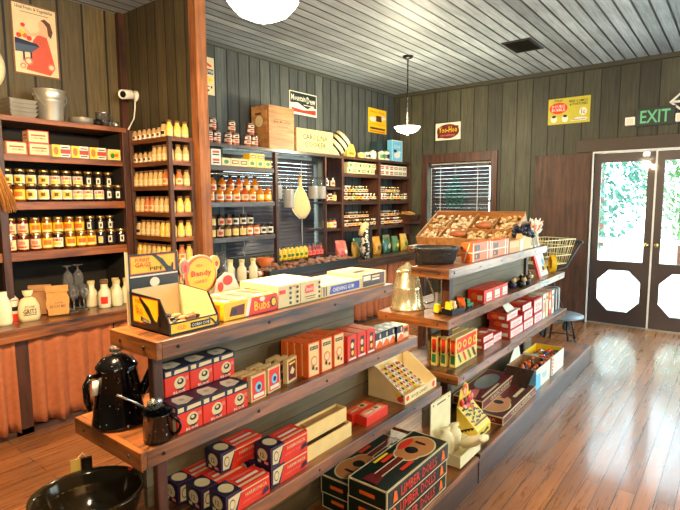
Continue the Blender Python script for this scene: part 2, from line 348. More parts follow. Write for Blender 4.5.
def blind(label, to_world, w, z0, z1, pitch, ang, sw=.05):
    t = thing('venetian_blind', label, 'window blind'); n = int((z1 - z0 - .05) / pitch); g = G()
    P = to_world
    for i in range(n):
        z = z1 - .05 - pitch * (i + .5); dy, dz = sw / 2 * cos(ang), sw / 2 * sin(ang)
        a, b, c = (-dy, -dz), (0, .004), (dy, dz)
        for (p, q) in ((a, b), (b, c)): g.face([P(0, p[0], z + p[1]), P(w, p[0], z + p[1]), P(w, q[0], z + q[1]), P(0, q[0], z + q[1])], BLIND)
    obj('slats', g, t)['kind'] = 'stuff'
    g = G(); g.prism([P(0, -.03, z1 - .045), P(w, -.03, z1 - .045), P(w, -.03, z1), P(0, -.03, z1)], Vector(P(0, .03, 0)) - Vector(P(0, -.03, 0)), BLIND); obj('headrail', g, t)
    for f in (.18, .82):
        g = G(); g.tube([P(w * f, -.032, z1 - .02), P(w * f, -.032, z0)], .004, FOAM, 6); obj('ladder_cord', g, t)
    g = G(); g.prism([P(0, -.025, z0), P(w, -.025, z0), P(w, -.025, z0 + .018), P(0, -.025, z0 + .018)], Vector(P(0, .025, 0)) - Vector(P(0, -.025, 0)), BLIND); obj('bottom_rail', g, t)
blind('dark venetian blind in the brown framed window behind the tree ornament', lambda s, d, z: (XR + .05 + d, 3.665 - s, z), .895, .97, 2.045, .0526, 1.28, .054)
blind('black venetian blind in the window behind the hanging tin mugs', lambda s, d, z: (3.49 + s, YB + .05 + d, z), 1.485, .93, 2.035, .0454, 1.12)
# outside
CONC = mat('pale_concrete', (200, 196, 186), .8, 0, .06, 3)
struct('ground', bx(XR + .2, 40, -16, 22, -.2, -.05, CONC))
g = G()
for i in range(15): g.box(8.9, 8.96, -3 + i * .55, -2.95 + i * .55, -.05, .85, FOAM)
g.box(8.88, 8.98, -3, 5, .85, .92, FOAM); g.box(8.89, 8.97, -3, 5, .1, .15, FOAM)
solo('porch_railing', g, 'white porch railing seen through the glass doors', 'railing')['kind'] = 'structure'
LEAFS = [mat('leaf_teal', (66, 116, 104), .6, 0, .4, 2), mat('leaf_green', (66, 112, 50), .6, 0, .4, 2), mat('leaf_light', (88, 120, 88), .6, 0, .3, 2)]
def tree(label, x, y, r, h, lm, n):
    t = thing('garden_tree', label, 'tree', (x, y, -.05), 0, 'trees beyond the porch'); g = G()
    g.tube([(0, 0, 0), (.05, .05, h * .4), (-.05, 0, h * .8)], [.12, .09, .05], BROWN, 8); obj('trunk', g, t)
    g = G()
    for i in range(n):
        a, b, q = random.uniform(0, 2 * PI), random.uniform(-1, 1), random.uniform(.3, 1) ** .5
        c = Vector((r * q * cos(a) * math.sqrt(1 - b * b), r * q * sin(a) * math.sqrt(1 - b * b), h * .62 + b * q * h * .5))
        if c.z < .05: continue
        u = Vector([random.uniform(-1, 1) for _ in 'xyz']).normalized(); v = u.cross(Vector((.3, .5, .8))).normalized(); l = random.uniform(.05, .11)
        g.face([c - u * l, c + v * l * .45, c + u * l, c - v * l * .45], lm)
    obj('foliage', g, t)
tree('teal green leafy tree outside the nearer glass door', 12.0, 2.5, 1.1, 3.6, LEAFS[0], 1900)
tree('light green bushy tree outside between the two doors', 14.2, 1.0, 1.1, 3.4, LEAFS[2], 1500)
tree('bright green tree outside the door at the frame edge', 11.2, .2, .9, 2.8, LEAFS[1], 1400)
tree('tall teal tree further out past the railing', 18.5, 3.6, 2.2, 5.0, LEAFS[0], 1500)

# ------------------------------------------------------------------ lamps
BOWL = mat('lit_alabaster_bowl', (255, 240, 208), .4, emit=26)
BULB = mat('lit_bulb', (255, 214, 150), .4, emit=30)
def point(name, loc, energy, c, r=.05):
    l = bpy.data.lights.new(name, 'POINT'); l.energy = energy; l.color = c; l.shadow_soft_size = r
    o = bpy.data.objects.new(name, l); col.objects.link(o); o.location = loc; return o
def pendant(label, x, y, z, energy, c=(1, .80, .52)):
    t = thing('pendant_lamp', label, 'ceiling lamp', (x, y, ZC), 0, None)
    d = z - ZC
    obj('ceiling_canopy', G().lathe([(1e-5, 0), (.06, 0), (.055, -.02), (.02, -.035), (1e-5, -.04)], IRON, 16), t)
    g = G(); g.tube([(0, 0, -.03), (0, 0, d + .07)], .007, IRON, 8); k = int((-.1 - d) / .05)
    for i in range(k): g.blob((0, 0, -.06 - i * .05), .011, IRON, 8)
    obj('chain_rod', g, t)
    obj('glass_bowl', G().lathe([(.14, d + .065), (.145, d + .07), (.137, d + .06), (.105, d + .025), (.06, d + .005), (1e-5, d)], BOWL, 28), t)
    g = G().lathe([(1e-5, d - .02), (.012, d - .015), (.01, d - .004), (.02, d), (1e-5, d + .003)], BRASS, 12); obj('finial', g, t)
    p = point('lamp_light', (x, y, z + .16), energy * .2, c, .06); p2 = point('lamp_downlight', (x, y, z - .06), energy * .6, c, .09)
    return t
pendant('lit glass bowl pendant hanging closest to the viewer above the front gondola', 1.52, 1.59, 2.285, 150, (1, .84, .62))
pendant('small lit glass bowl pendant on a dark rod near the far corner', 5.078, 3.02, 2.285, 150, (1, .9, .62))
pendant('lit bowl pendant added for fill light behind the viewer', -.5, -1.0, 2.285, 170, (1, .86, .64))  # unseen pendant, added as fill on the shelf fronts
pendant('lit bowl pendant added for fill light over the aisle by the shop windows', 2.4, -1.1, 2.285, 120, (1, .86, .64))  # another unseen pendant added for fill from behind
# shaded work lamp over the jar counter, out of frame: its cone shade cuts the light on the post and poster
t = thing('shaded_pendant_lamp', 'dark metal cone shade lamp hung over the jam counter aisle', 'ceiling lamp', (.62, 1.55, ZC))
g = G(); g.tube([(0, 0, 0), (0, 0, -.80)], .006, IRON, 8); obj('cord', g, t)
obj('cone_shade', G().lathe([(.03, -.74), (.05, -.76), (.2, -.862), (.203, -.862), (.055, -.75), (.03, -.73)], IRON, 32), t)
obj('bulb', G().blob((0, 0, -.915), .018, BULB, 12), t)
point('work_lamp_light', (.62, 1.55, 2.215), 330, (1, .64, .30), .045)

# ------------------------------------------------------------------ slanted gondolas (two stepped floor displays)
def gondola(label, shelves, base, posts, panels):
    t = thing('stepped_display_shelf', label, 'display shelf', (shelves[0][0], 1.2, 0)); o = Vector(t.location)
    def sh(*a): return bx(*a)
    for (x0, x1, y0, y1, z, th) in shelves:
        g = G(); g.M = Matrix.Translation(-o); g.box(x0, x1, y0 + .03, y1, z - .035, z, WX); g.box(x0, x1, y0, y0 + .03, z - th, z, WX)
        g.box(x0 - .018, x0, y0, y1, z - th, z, WY)
        for k in range(int((x1 - x0) / .35) + 1):
            xx = x0 + .05 + k * .35
            if xx < x1: g.M = Matrix.Translation(-o) @ Matrix.Translation((xx, y0, z - th / 2)) @ Matrix.Rotation(PI / 2, 4, 'X'); g.cyl(.006, 0, .003, IRON, 8)
        for k in range(2):
            g.M = Matrix.Translation(-o) @ Matrix.Translation((x0 - .018, y0 + .06 + k * (y1 - y0 - .12), z - th / 2)) @ Matrix.Rotation(-PI / 2, 4, 'Y'); g.cyl(.006, 0, .003, IRON, 8)
        obj('shelf_board', g, t, .004)
    x0, x1, y0, y1, z = base; g = G(); g.M = Matrix.Translation(-o); g.box(x0, x1, y0, y0 + .03, 0, z - .03, DKX); g.box(x0, x1, y1 - .03, y1, 0, z - .03, DKX); g.box(x0, x0 + .03, y0 + .03, y1 - .03, 0, z - .03, DKX); g.box(x1 - .03, x1, y0 + .03, y1 - .03, 0, z - .03, DKX)
    g.box(x0, x1, y0 - .005, y1, z - .03, z, WX); obj('plinth', g, t, .004)
    for (x, y, z0, z1) in posts:
        g = G(); g.M = Matrix.Translation(-o); g.box(x, x + (.034 if x < .8 else .05), y, y + (.024 if x < .8 else .05), z0, z1, DKZ); obj('post', g, t, .004)
    for (x0, x1, ya, za, yb, zb) in panels:
        g = G(); g.M = Matrix.Translation(-o); g.prism([(x0, ya, za), (x0, yb, zb), (x0, yb + .02, zb), (x0, ya + .02, za)], (x1 - x0, 0, 0), PANEL); obj('back_panel', g, t)
    return t
gondola('brown stepped shelf unit nearest the viewer, holding candy boxes and boxed tins',
    [(.755, 1.925, 1.21, 1.455, 1.17, .05), (.69, 2.13, 1.20, 1.575, .887, .05), (.60, 2.33, 1.165, 1.60, .58, .05)],
    (.62, 2.505, 1.03, 1.62, .165), [(.768, 1.285, 0.165, 1.12), (1.83, 1.405, .87, 1.12), (2.05, 1.44, .56, .852), (2.25, 1.46, .165, .545)],
    [(.83, 1.86, 1.385, 1.135, 1.385, .887), (.812, 2.07, 1.42, .852, 1.42, .58), (.812, 2.27, 1.44, .545, 1.44, .165)])
gondola('brown stepped shelf unit near the doors, its edges pale with daylight',
    [(2.51, 4.25, 1.215, 1.45, 1.17, .055), (2.50, 4.82, 1.215, 1.67, .887, .05), (2.52, 4.70, 1.155, 1.60, .58, .05), (3.62, 4.25, 1.45, 2.13, 1.17, .05)],
    (2.52, 5.12, 1.03, 1.70, .175), [(2.655, 1.29, .175, 1.12), (4.19, 1.355, .175, 1.12), (3.68, 2.02, 0, 1.12), (4.15, 2.02, 0, 1.12)],
    [(2.715, 4.22, 1.375, 1.075, 1.375, .887), (2.66, 4.5, 1.41, .852, 1.41, .58), (2.62, 4.6, 1.42, .545, 1.42, .175)])

# ------------------------------------------------------------------ wall cabinets and shelves
def curtain(x0, x1, y, z0, z1, parent, seed=0):
    random.seed(seed); n = int((x1 - x0) * 60); ph = random.random() * 6; rows = []
    for k in range(9):
        f = k / 8; z = z1 + (z0 - z1) * f
        rows.append([(x0 + (x1 - x0) * i / n, y + (.014 + .020 * f) * sin(i * .85 + ph + .8 * sin(i * .21)) + .010 * f * sin(i * 2.1 + ph), z + .012 * f * sin(i * .3 + ph)) for i in range(n + 1)])
    o = obj('curtain', G().grid(rows, CURTAIN), parent); m = o.modifiers.new('thick', 'SOLIDIFY'); m.thickness = .004; return o
t = thing('jam_counter_cabinet', 'dark wood base cabinet with orange curtains under the jam shelves', 'cabinet', (1.6, 3.6, 0)); M0 = Matrix.Translation((-1.6, -3.6, 0))
g = G(); g.M = M0; g.box(.6, 2.195, 3.6, 4.285, .69, .735, WX); g.box(.6, 2.195, 3.6, 3.63, .65, .69, WX); obj('worktop', g, t, .004)
g = G(); g.M = M0
for a, b in ((.6, .66), (1.195, 1.30), (1.86, 1.90), (2.15, 2.19)): g.box(a, b, 3.66, 3.72, 0, .69, DKZ)
g.box(.6, 2.19, 3.66, 3.70, 0, .04, DKX); g.box(.6, 2.19, 3.715, 3.74, .6, .69, DKX); g.box(.6, 2.19, 4.2, 4.22, 0, .69, DKX); obj('face_frame', g, t)
for i, (a, b) in enumerate(((.62, 1.215), (1.29, 1.87), (1.885, 2.18))): curtain(a - 1.6, b - 1.6, .055, .03 + .02 * i, .655, t, i)

t = thing('jam_shelf_unit', 'open brown wall shelves filled with jam jars and yellow packets', 'shelf', (1.6, 3.88, .735)); M0 = Matrix.Translation((-1.6, -3.88, -.735))
for z, th in ((2.12, .035), (1.865, .045), (1.545, .055), (1.20, .062)):
    g = G(); g.M = M0; g.box(.8 if z > 2 else 1.02, 2.19, 3.90, 4.285, z - .03, z, SHX); g.box(.8 if z > 2 else 1.02, 2.19, 3.875, 3.90, z - th, z, SHX); obj('shelf_board', g, t, .003)
for z in (1.545, 1.20):
    g = G(); g.M = M0; g.box(1.3, 2.14, 3.99, 4.15, z, z + .105, DKX); obj('riser', g, t)
for x in (1.262, 2.145):
    g = G(); g.M = M0; g.box(x, x + .05, 3.86, 3.905, .735, 2.085, DKZ); g.box(x + .015, x + .03, 3.905, 4.27, .735, 2.085, mat('dark_back_board', (26, 22, 16), .8)); obj('upright', g, t, .003)
g = G(); g.M = M0; g.box(.8, 2.19, 4.27, 4.287, .735, 2.09, mat('dark_back_board', (26, 22, 16), .8)); obj('back_board', g, t)

t = thing('spice_rack', 'tall narrow brown rack packed with spice bottles beside the post', 'shelf', (2.3, 3.6, 0)); M0 = Matrix.Translation((-2.3, -3.6, 0))
SPZ = [2.015, 1.84, 1.655, 1.455, 1.27, 1.085, .90]
for z in SPZ:
    g = G(); g.M = M0; g.box(2.215, 2.405, 3.335, 3.86, z - .015, z, SHY); g.box(2.20, 2.215, 3.32, 3.875, z - .03, z + .004, SHY); g.box(2.215, 2.405, 3.32, 3.335, z - .03, z + .004, SHX); obj('shelf_board', g, t, .002)
for x, y, z1 in ((2.197, 3.317, 2.02), (2.197, 3.845, 2.10), (2.385, 3.317, 1.995)):
    g = G(); g.M = M0; g.box(x, x + .03, y, y + .03, 0, z1, PLY); obj('upright', g, t, .003)

t = thing('long_counter_cabinet', 'long dark counter with orange curtains under the window and pantry shelves', 'cabinet', (4.5, 3.6, 0)); M0 = Matrix.Translation((-4.5, -3.6, 0))
g = G(); g.M = M0; g.box(2.57, 6.45, 3.6, 4.285, .76, .80, DKX); g.box(2.57, 6.45, 3.59, 3.62, .70, .76, DKX); obj('worktop', g, t, .004)
g = G(); g.M = M0
for k in range(6): x = 2.6 + k * .755; g.box(x, x + .06, 3.66, 3.72, 0, .76, DKZ)
g.box(2.6, 6.43, 3.66, 3.70, 0, .04, DKX); g.box(2.6, 6.43, 4.2, 4.22, 0, .76, DKX); obj('face_frame', g, t)
for i in range(5): curtain(2.67 + .755 * i - 4.5, 3.35 + .755 * i - 4.5, .05, .05, .75, t, 10 + i)

t = thing('pantry_shelf_unit', 'long dark wall shelving around the blind window, holding jars and cartons', 'shelf', (4.6, 4.0, .80)); M0 = Matrix.Translation((-4.6, -4.0, -.80))
def board(x0, x1, z, th=.045, name='shelf_board'):
    g = G(); g.M = M0; g.box(x0, x1, 4.0, 4.285, z - .025, z, DKX); g.box(x0, x1, 3.975, 4.0, z - th, z, DKX); obj(name, g, t, .003)
board(2.6, 6.80, 2.095, .035)
for z in (1.885, 1.53, 1.18): board(2.6, 3.915, z, .05); board(5.13, 5.92, z, .05); board(5.97, 6.76, z, .05)
for z in (1.70, 1.52, 1.185): board(4.80, 5.08, z, .03)
board(3.965, 5.08, .87, .09, 'window_ledge')
for x in (2.6, 3.92, 5.085, 5.925, 6.76):
    g = G(); g.M = M0; g.box(x, x + .04, 3.965, 4.01, .80, 2.06 if x < 6.7 else 2.09, DKZ); g.box(x + .008, x + .032, 4.01, 4.285, .80, 2.06, DKZ) if x != 3.92 else None; obj('upright', g, t, .003)
g = G(); g.M = M0; g.box(4.79, 4.815, 3.99, 4.03, .80, 2.06, DKZ); obj('upright', g, t, .003)
for x0, x1 in ((3.0, 3.9), (5.13, 5.91), (5.98, 6.75)):
    for z in (1.53, 1.18):
        g = G(); g.M = M0; g.box(x0, x1, 4.10, 4.22, z, z + .10, DKX); obj('riser', g, t)
g = G(); g.M = M0; g.tube([(3.0, 4.02, 1.805), (4.78, 4.02, 1.805)], .008, SILVER, 8); obj('hanging_rod', g, t)

# ------------------------------------------------------------------ jars and bottles
def jar(kind, body, lid, lab, prints, r=.037, h=.128, n=14, lz=(.13, .66)):
    t = thing(kind, 'jar', kind.split('_')[-1])
    obj('jar_body', G().lathe([(1e-5, 0), (r * .9, 0), (r, h * .06), (r, h * .72), (r * .82, h * .84), (r * .82, h * .88), (1e-5, h * .88)], body, n), t)
    obj('lid', G().lathe([(r * .86, h * .84), (r * .88, h * .85), (r * .88, h * .985), (r * .8, h), (1e-5, h)], lid, n), t)
    g = G(); a0, a1 = -PI * .95, -PI * .18; g.band(r * 1.012, h * lz[0], h * lz[1], a0, a1, lab, 9); mid = (a0 + a1) / 2
    for k, (w, z0, z1, m) in enumerate(prints): g.band(r * (1.02 + .006 * k), h * z0, h * z1, mid - w, mid + w, m, 5)
    obj('paper_label', g, t); return Proto(t)
DKJ = [mat('dark_preserve', (34, 18, 14), .12, coat=.6), mat('dark_red_preserve', (90, 18, 14), .12, coat=.6), mat('amber_preserve', (120, 66, 22), .12, coat=.6)]
J = {
 'hen': jar('preserve_jar', DKJ[0], GOLD, WHITE, [(.75, .22, .58, YELLOW), (.35, .3, .5, BROWN)]),
 'pink': jar('preserve_jar', DKJ[1], GOLD, CREAM, [(.8, .2, .3, RED), (.5, .36, .56, PINK)]),
 'yel': jar('preserve_jar', DKJ[2], GOLD, YELLOW, [(.7, .3, .55, ORANGE), (.8, .18, .24, WHITE)]),
 'arch': jar('preserve_jar', DKJ[0], GOLD, WHITE, [(.9, .46, .60, RED), (.7, .24, .40, YELLOW)]),
 'blk': jar('preserve_jar', DKJ[0], GOLD, BLACK, [(.4, .2, .6, WHITE), (.2, .3, .5, BLACK)]),
 'blue': jar('preserve_jar', DKJ[0], GOLD, NAVY, [(.45, .2, .58, CREAM), (.25, .3, .5, YELLOW)]),
}
JD = {'hen': 'white labelled jar with yellow print', 'pink': 'cream labelled jar with red band', 'yel': 'orange and yellow labelled jar', 'arch': 'white labelled jar with red arch', 'blk': 'black labelled jar', 'blue': 'navy labelled jar'}
def jrow(seq, x0, x1, y, z, where, group, protos=J, desc=JD):
    n = len(seq)
    for i, k in enumerate(seq):
        x = x0 + (x1 - x0) * i / max(1, n - 1) + random.uniform(-.004, .004)
        protos[k].put((x, y + random.uniform(-.005, .005), z), random.uniform(-.25, .25) - .25, '%s, %s from left, %s' % (desc[k], ORD[i], where), group)
random.seed(3)
G1, G2 = 'jars on the upper jam shelf', 'jars on the lower jam shelf'
jrow('pink pink yel hen hen hen hen arch arch arch blk blk'.split()[1:], 1.335, 2.12, 3.925, 1.545, 'upper jam shelf front row', G1)
jrow('hen hen hen hen arch arch arch blk blk blk'.split(), 1.375, 2.10, 4.04, 1.65, 'upper jam shelf raised back row', G1)
jrow('pink pink pink yel arch yel yel yel blue blk blk'.split(), 1.335, 2.12, 3.925, 1.20, 'lower jam shelf front row', G2)
jrow('pink pink yel yel yel yel yel blk blk blk'.split(), 1.375, 2.10, 4.04, 1.305, 'lower jam shelf raised back row', G2)

def bottle(kind, body, cap, lab, prints, r, h, neck=.4, n=12, shoulder=.62):
    t = thing(kind, 'bottle', kind.split('_')[-1])
    obj('bottle_body', G().lathe([(1e-5, 0), (r * .92, 0), (r, h * .04), (r, h * shoulder), (r * .8, h * (shoulder + .08)), (r * neck, h * (shoulder + .16)), (r * neck, h * .9), (1e-5, h * .9)], body, n), t)
    obj('cap', G().lathe([(r * neck * 1.15, h * .87), (r * neck * 1.15, h), (1e-5, h)], cap, n), t)
    if lab:
        g = G(); a0, a1 = -PI * 1.0, -PI * .12; g.band(r * 1.02, h * .12, h * (shoulder - .16), a0, a1, lab, 8); mid = (a0 + a1) / 2
        for k, (w, z0, z1, m) in enumerate(prints): g.band(r * (1.03 + .008 * k), h * z0, h * z1, mid - w, mid + w, m, 4)
        obj('paper_label', g, t)
    return Proto(t)
# spices: the front column faces the jam shelves, two more bottles stand along the end
SP = {'c': bottle('spice_bottle', SPICE, CORK, CREAM, [(.5, .2, .4, TAN)], .0265, .125, .6),
      'y': bottle('spice_bottle', mat('spice_yellow', (226, 186, 84), .3, coat=.3), CORK, CREAM, [(.5, .2, .42, YELLOW)], .0265, .125, .6),
      'r': bottle('spice_bottle', SPICE2, CORK, CREAM, [(.5, .22, .4, SPICE2)], .0265, .125, .6),
      's': bottle('spice_bottle', mat('spice_tan', (190, 150, 96), .3, coat=.3), BLACK, WHITE, [(.5, .2, .42, BROWN)], .021, .095, .5),
      'k': bottle('spice_bottle', SPICE, BLACK, CREAM, [(.6, .2, .42, BLACK)], .0265, .115, .7)}
SD = {'c': 'cream spice bottle with cork', 'y': 'yellow spice bottle with cork', 'r': 'rust red spice bottle with cork', 's': 'small tan spice bottle with black cap', 'k': 'cream spice bottle with black cap'}
rows = ['sssssskyyy', 'sssscccccc', 'ccccccrcrc', 'ccrrccccyy', 'kccccyyyyy', 'yyccyyyyry', 'cyccyyccry']
rn = ['top', 'second', 'third', 'fourth', 'fifth', 'sixth', 'bottom']
for z, r_, nme in zip(SPZ, rows, rn):
    for i, k in enumerate(r_):
        if i < 8: p = (2.238, 3.832 - i * .067, z); w = '%s from the wall end' % ORD[i]; rz = -PI / 4 - .2
        else: p = (2.238 + .066 * (i - 7), 3.361, z); w = ('beside the corner post', 'next to the wooden post')[i - 8]; rz = -.3
        SP[k].put(p, rz, '%s, %s, %s rack shelf' % (SD[k], w, nme), 'spice bottles on the rack')
# amber bottles, sauces
AM = {'a': bottle('honey_bottle', AMBER, BLACK, WHITE, [(.6, .18, .34, RED), (.35, .38, .48, YELLOW)], .041, .165, .38),
      'b': bottle('honey_bottle', mat('dark_amber', (176, 74, 14), .12, coat=.6), BLACK, CREAM, [(.5, .2, .4, ORANGE)], .041, .165, .38),
      'w': bottle('honey_bottle', AMBER, CORK, YELLOW, [(.5, .2, .45, WHITE)], .041, .165, .42)}
AD = {'a': 'amber honey bottle with red label', 'b': 'dark amber bottle', 'w': 'amber bottle with yellow label'}
GA = 'amber bottles on the shelf beside the post'
jrow(list('baaabaww'), 3.10, 3.86, 4.03, 1.53, 'front row beside the post', GA, AM, AD)
jrow(list('baabbww'), 3.12, 3.80, 4.16, 1.63, 'raised back row beside the post', GA, AM, AD)
K = {'c': jar('relish_jar', DKJ[2], BLACK, CREAM, [(.6, .25, .5, YELLOW)], .037, .125), 'r': jar('relish_jar', DKJ[1], BLACK, CREAM, [(.6, .25, .5, RED)], .037, .125),
     'd': jar('relish_jar', DKJ[0], BLACK, WHITE, [(.6, .28, .52, BLACK)], .037, .125), 'o': jar('relish_jar', mat('orange_relish', (200, 92, 30), .15, coat=.5), BLACK, WHITE, [(.5, .3, .5, ORANGE)], .037, .125),
     'g': jar('relish_jar', mat('green_relish', (90, 96, 34), .15, coat=.5), GOLD, CREAM, [(.6, .3, .5, GREEN)], .033, .10, 14, (.22, .58)), 's': jar('relish_jar', DKJ[0], GOLD, CREAM, [(.6, .3, .5, ORANGE)], .033, .10, 14, (.22, .58)),
     't': jar('relish_jar', DKJ[2], WHITE, WHITE, [(.6, .3, .5, BROWN)], .033, .10, 14, (.22, .58)), 'u': jar('relish_jar', DKJ[1], WHITE, YELLOW, [(.5, .3, .5, RED)], .033, .10, 14, (.22, .58))}
KD = {'c': 'yellow printed relish jar', 'r': 'red printed relish jar', 'd': 'black and white relish jar', 'o': 'orange relish jar', 'g': 'small green relish jar', 's': 'small dark jar, orange print', 't': 'small brown jar with white lid', 'u': 'small red jar, yellow label'}
GB = 'relish jars on the shelf beside the post'
jrow(list('crcccoodd'), 3.10, 3.87, 4.02, 1.18, 'front row below the amber bottles', GB, K, KD)
jrow(list('ccrrddd'), 3.12, 3.72, 4.16, 1.28, 'back row below the amber bottles', GB, K, KD)
for z, zn, f, b in ((1.53, 'upper', ['stsguuttss', 'sttsgsusgt'], ['ssttusgtss', 'usgttssugs']), (1.18, 'lower', ['ttssussrst'.replace('r', 'u'), 'utsusttsus'], ['sssstttsss', 'stusttusts'])):
    for q, (x0, x1) in enumerate(((5.17, 5.885), (6.01, 6.72))):
        bay = ('middle', 'corner')[q]; gp = 'small jars on the pantry shelves'
        jrow(list(f[q]), x0, x1, 4.03, z, 'front of %s %s bay' % (zn, bay), gp, K, KD)
        jrow(list(b[q]), x0, x1, 4.16, z + .10, 'raised back of %s %s bay' % (zn, bay), gp, K, KD)
jrow(list('rtc'), 4.85, 5.02, 4.05, 1.52, 'narrow bay beside the window, upper shelf', 'jars in the narrow bay', K, KD)
jrow(list('cco'), 4.85, 5.02, 4.05, 1.185, 'narrow bay beside the window, lower shelf', 'jars in the narrow bay', K, KD)
jrow(list('dr'), 4.87, 4.99, 4.05, 1.70, 'narrow bay beside the window, top shelf', 'jars in the narrow bay', K, KD)
LB = {'y': bottle('sauce_bottle', mat('mustard', (230, 180, 30), .25, coat=.4), BLACK, YELLOW, [(.5, .2, .4, GREEN)], .036, .16, .4), 'r': bottle('sauce_bottle', mat('chilli_sauce', (130, 20, 14), .2, coat=.4), BLACK, PINK, [(.5, .2, .4, RED)], .032, .16, .4)}
LD = {'y': 'yellow mustard bottle', 'r': 'red chilli sauce bottle'}
jrow(list('yyyyyyyrrrr'), 4.02, 4.74, 4.03, .87, 'window ledge row', 'sauce bottles on the window ledge', LB, LD)
# clear glass milk bottles
MB_ = bottle('milk_bottle', MILK, mat('cream_cap', (214, 190, 130), .5), None, [], .043, .20, .55, 14, .55)
g = G(); g.band(.0436, .03, .10, -PI * .85, -PI * .3, RED, 6); g.band(.0440, .04, .06, -PI * .72, -PI * .45, WHITE, 5)
MR = bottle('milk_bottle', MILK, CORK, WHITE, [(.55, .16, .42, RED)], .045, .21, .55, 14, .55)
for i, (x, y) in enumerate(((1.86, 3.92), (1.90, 3.80), (1.955, 3.90), (2.0, 3.80), (2.05, 3.91), (2.10, 3.83))):
    w = ('behind, %s from left', 'in front, %s from left')[i % 2] % ORD[i // 2]
    (MR if i == 1 else MB_).put((x, y, .735), -.3, ('cream milk bottle with red label' if i == 1 else 'plain cream milk bottle') + ', ' + w + ', jam counter', 'milk bottles on the jam counter')
for i, (x, y) in enumerate(((3.05, 3.70), (3.12, 3.62), (3.26, 3.62))):
    MB_.put((x, y, .80), 0, 'yellow filled milk bottle, %s from left, counter right of the post' % ORD[i], 'milk bottles on the long counter')
# ------------------------------------------------------------------ cartons
def carton(name, cat, w, d, h, base, label, loc, rz=0, group=None, front=None, side=None, top=None, lid=None, tilt=None):
    """box standing on z=0 with its front-left corner at the origin, printed on front (-Y), side (-X), top"""
    g = G()
    if tilt: g.M = Matrix.Rotation(tilt, 4, 'X')
    g.box(0, w, 0, d, 0, h, base)
    if front: front(g.front(0, 0, 0), w, h)
    if side: side(g.side(0, d, 0), d, h)
    if top: top(g.top(0, 0, h), w, d)
    if lid:
        t = thing(name, label, cat, loc, rz, group); obj('box_body', g, t)
        g = G(); g.box(-.002, w + .002, -.002, d + .002, h, h + lid[0], lid[1])
        if lid[2]: lid[2](g.top(-.002, -.002, h + lid[0]), w + .004, d + .004)
        if lid[3]: lid[3](g.front(-.002, -.002, h), w + .004, lid[0]); lid[3](g.side(-.002, d + .002, h), d + .004, lid[0])
        obj('lid', g, t); return t
    return solo(name, g, label, cat, loc, rz, group)

# packets on the jam shelf
def pk_cream(f, w, h): f.border(w, h, .006, RED).rect(w * .15, h * .55, w * .7, h * .12, RED).text('CORN MEAL', w * .12, h * .3, w * .76, h * .16, BROWN)
def pk_red(f, w, h): f.rect(0, 0, w * .45, h, YELLOW).rect(w * .45, h * .28, w * .55, h * .38, RED).ell(w * .2, h * .5, w * .14, h * .34, ORANGE).rect(w * .5, h * .75, w * .42, h * .1, BLACK).rect(w * .5, h * .1, w * .42, h * .09, BLACK)
def pk_gr(f, w, h): f.rect(w * .1, h * .12, w * .8, h * .7, YELLOW).ell(w * .35, h * .4, w * .18, h * .25, GREEN).rect(w * .55, h * .3, w * .25, h * .3, ORANGE)
gp = 'packets along the top jam shelf'
carton('food_packet', 'packet', .128, .09, .085, CREAM, 'cream and red packet at the shelf end by the straw broom', (1.335, 3.885, 1.866), 0, gp, pk_cream, None)
carton('food_packet', 'packet', .135, .09, .085, CREAM, 'cream and red packet, lower of the stack of two', (1.475, 3.885, 1.866), 0, gp, pk_cream, pk_cream)
carton('food_packet', 'packet', .135, .09, .085, CREAM, 'cream and red packet, upper of the stack of two', (1.473, 3.885, 1.952), 0, gp, pk_cream, pk_cream)
for i in range(3): carton('food_packet', 'packet', .122, .09, .085, WHITE, 'yellow, red and white packet, %s after the stack of two' % ORD[i], (1.628 + i * .134, 3.885, 1.866), 0, gp, pk_red, None)
carton('food_packet', 'packet', .10, .09, .08, CREAM, 'cream and green packet closest to the spice rack', (2.035, 3.885, 1.866), 0, gp, pk_gr, None)

# metalware on top of the jam shelves
gp = 'metalware on top of the jam shelves'
for k in range(4):
    g = G(); w = .18; z = k * .028
    g.grid([[(sx * (w / 2 - i), sy * (.10 - i), zz) for sx, sy in ((-1, -1), (1, -1), (1, 1), (-1, 1))] for i, zz in ((.02, 0), (0, .04), (-.006, .042), (.004, .040), (.024, .004))], GALV, True, False)
    g.box(-.07, .07, -.08, .08, .0, .003, GALV)
    solo('loaf_tin', g, 'grey metal loaf tin, %s' % ('bottom of the stack beside the bucket', 'second up in the stack of tins', 'third up in the stack of tins', 'topmost of the stack of tins')[k], 'tin', (1.475, 4.03, 2.121 + z), .05, 'stacked loaf tins')
t = thing('metal_bucket', 'large galvanised bucket under the fruit poster', 'bucket', (1.70, 4.05, 2.121), 0)
obj('bucket_body', G().lathe([(1e-5, 0), (.082, 0), (.086, .01), (.098, .15), (.101, .155), (.098, .16), (.107, .225), (.112, .232), (.105, .232), (.09, .1), (.078, .008), (1e-5, .008)], GALV, 28), t)
for s_ in (-1, 1): g = G(); g.M = Matrix.Translation((s_ * .104, 0, .20)); g.tube([(0, .02 * cos(a), .02 * sin(a)) for a in [i * PI / 5 for i in range(10)]], .004, GALV, 6, True); obj('handle_ring', g, t)
g = G(); g.tube([(.104 * cos(a), -.03 - .05 * sin(a), .20 - .11 * sin(a)) for a in [i * PI / 12 for i in range(13)]], .003, GALV, 6); obj('bail_handle', g, t)
for k in range(3):
    solo('cake_tin', G().lathe([(1e-5, 0), (.082, 0), (.088, .028), (.092, .03), (.085, .03), (.078, .004), (1e-5, .004)], GALV, 24), 'shallow round tin, %s beside the big bucket' % ('bottom', 'middle', 'top')[k], 'tin', (1.915, 4.03, 2.121 + .013 * k), 0, 'round tins beside the bucket')
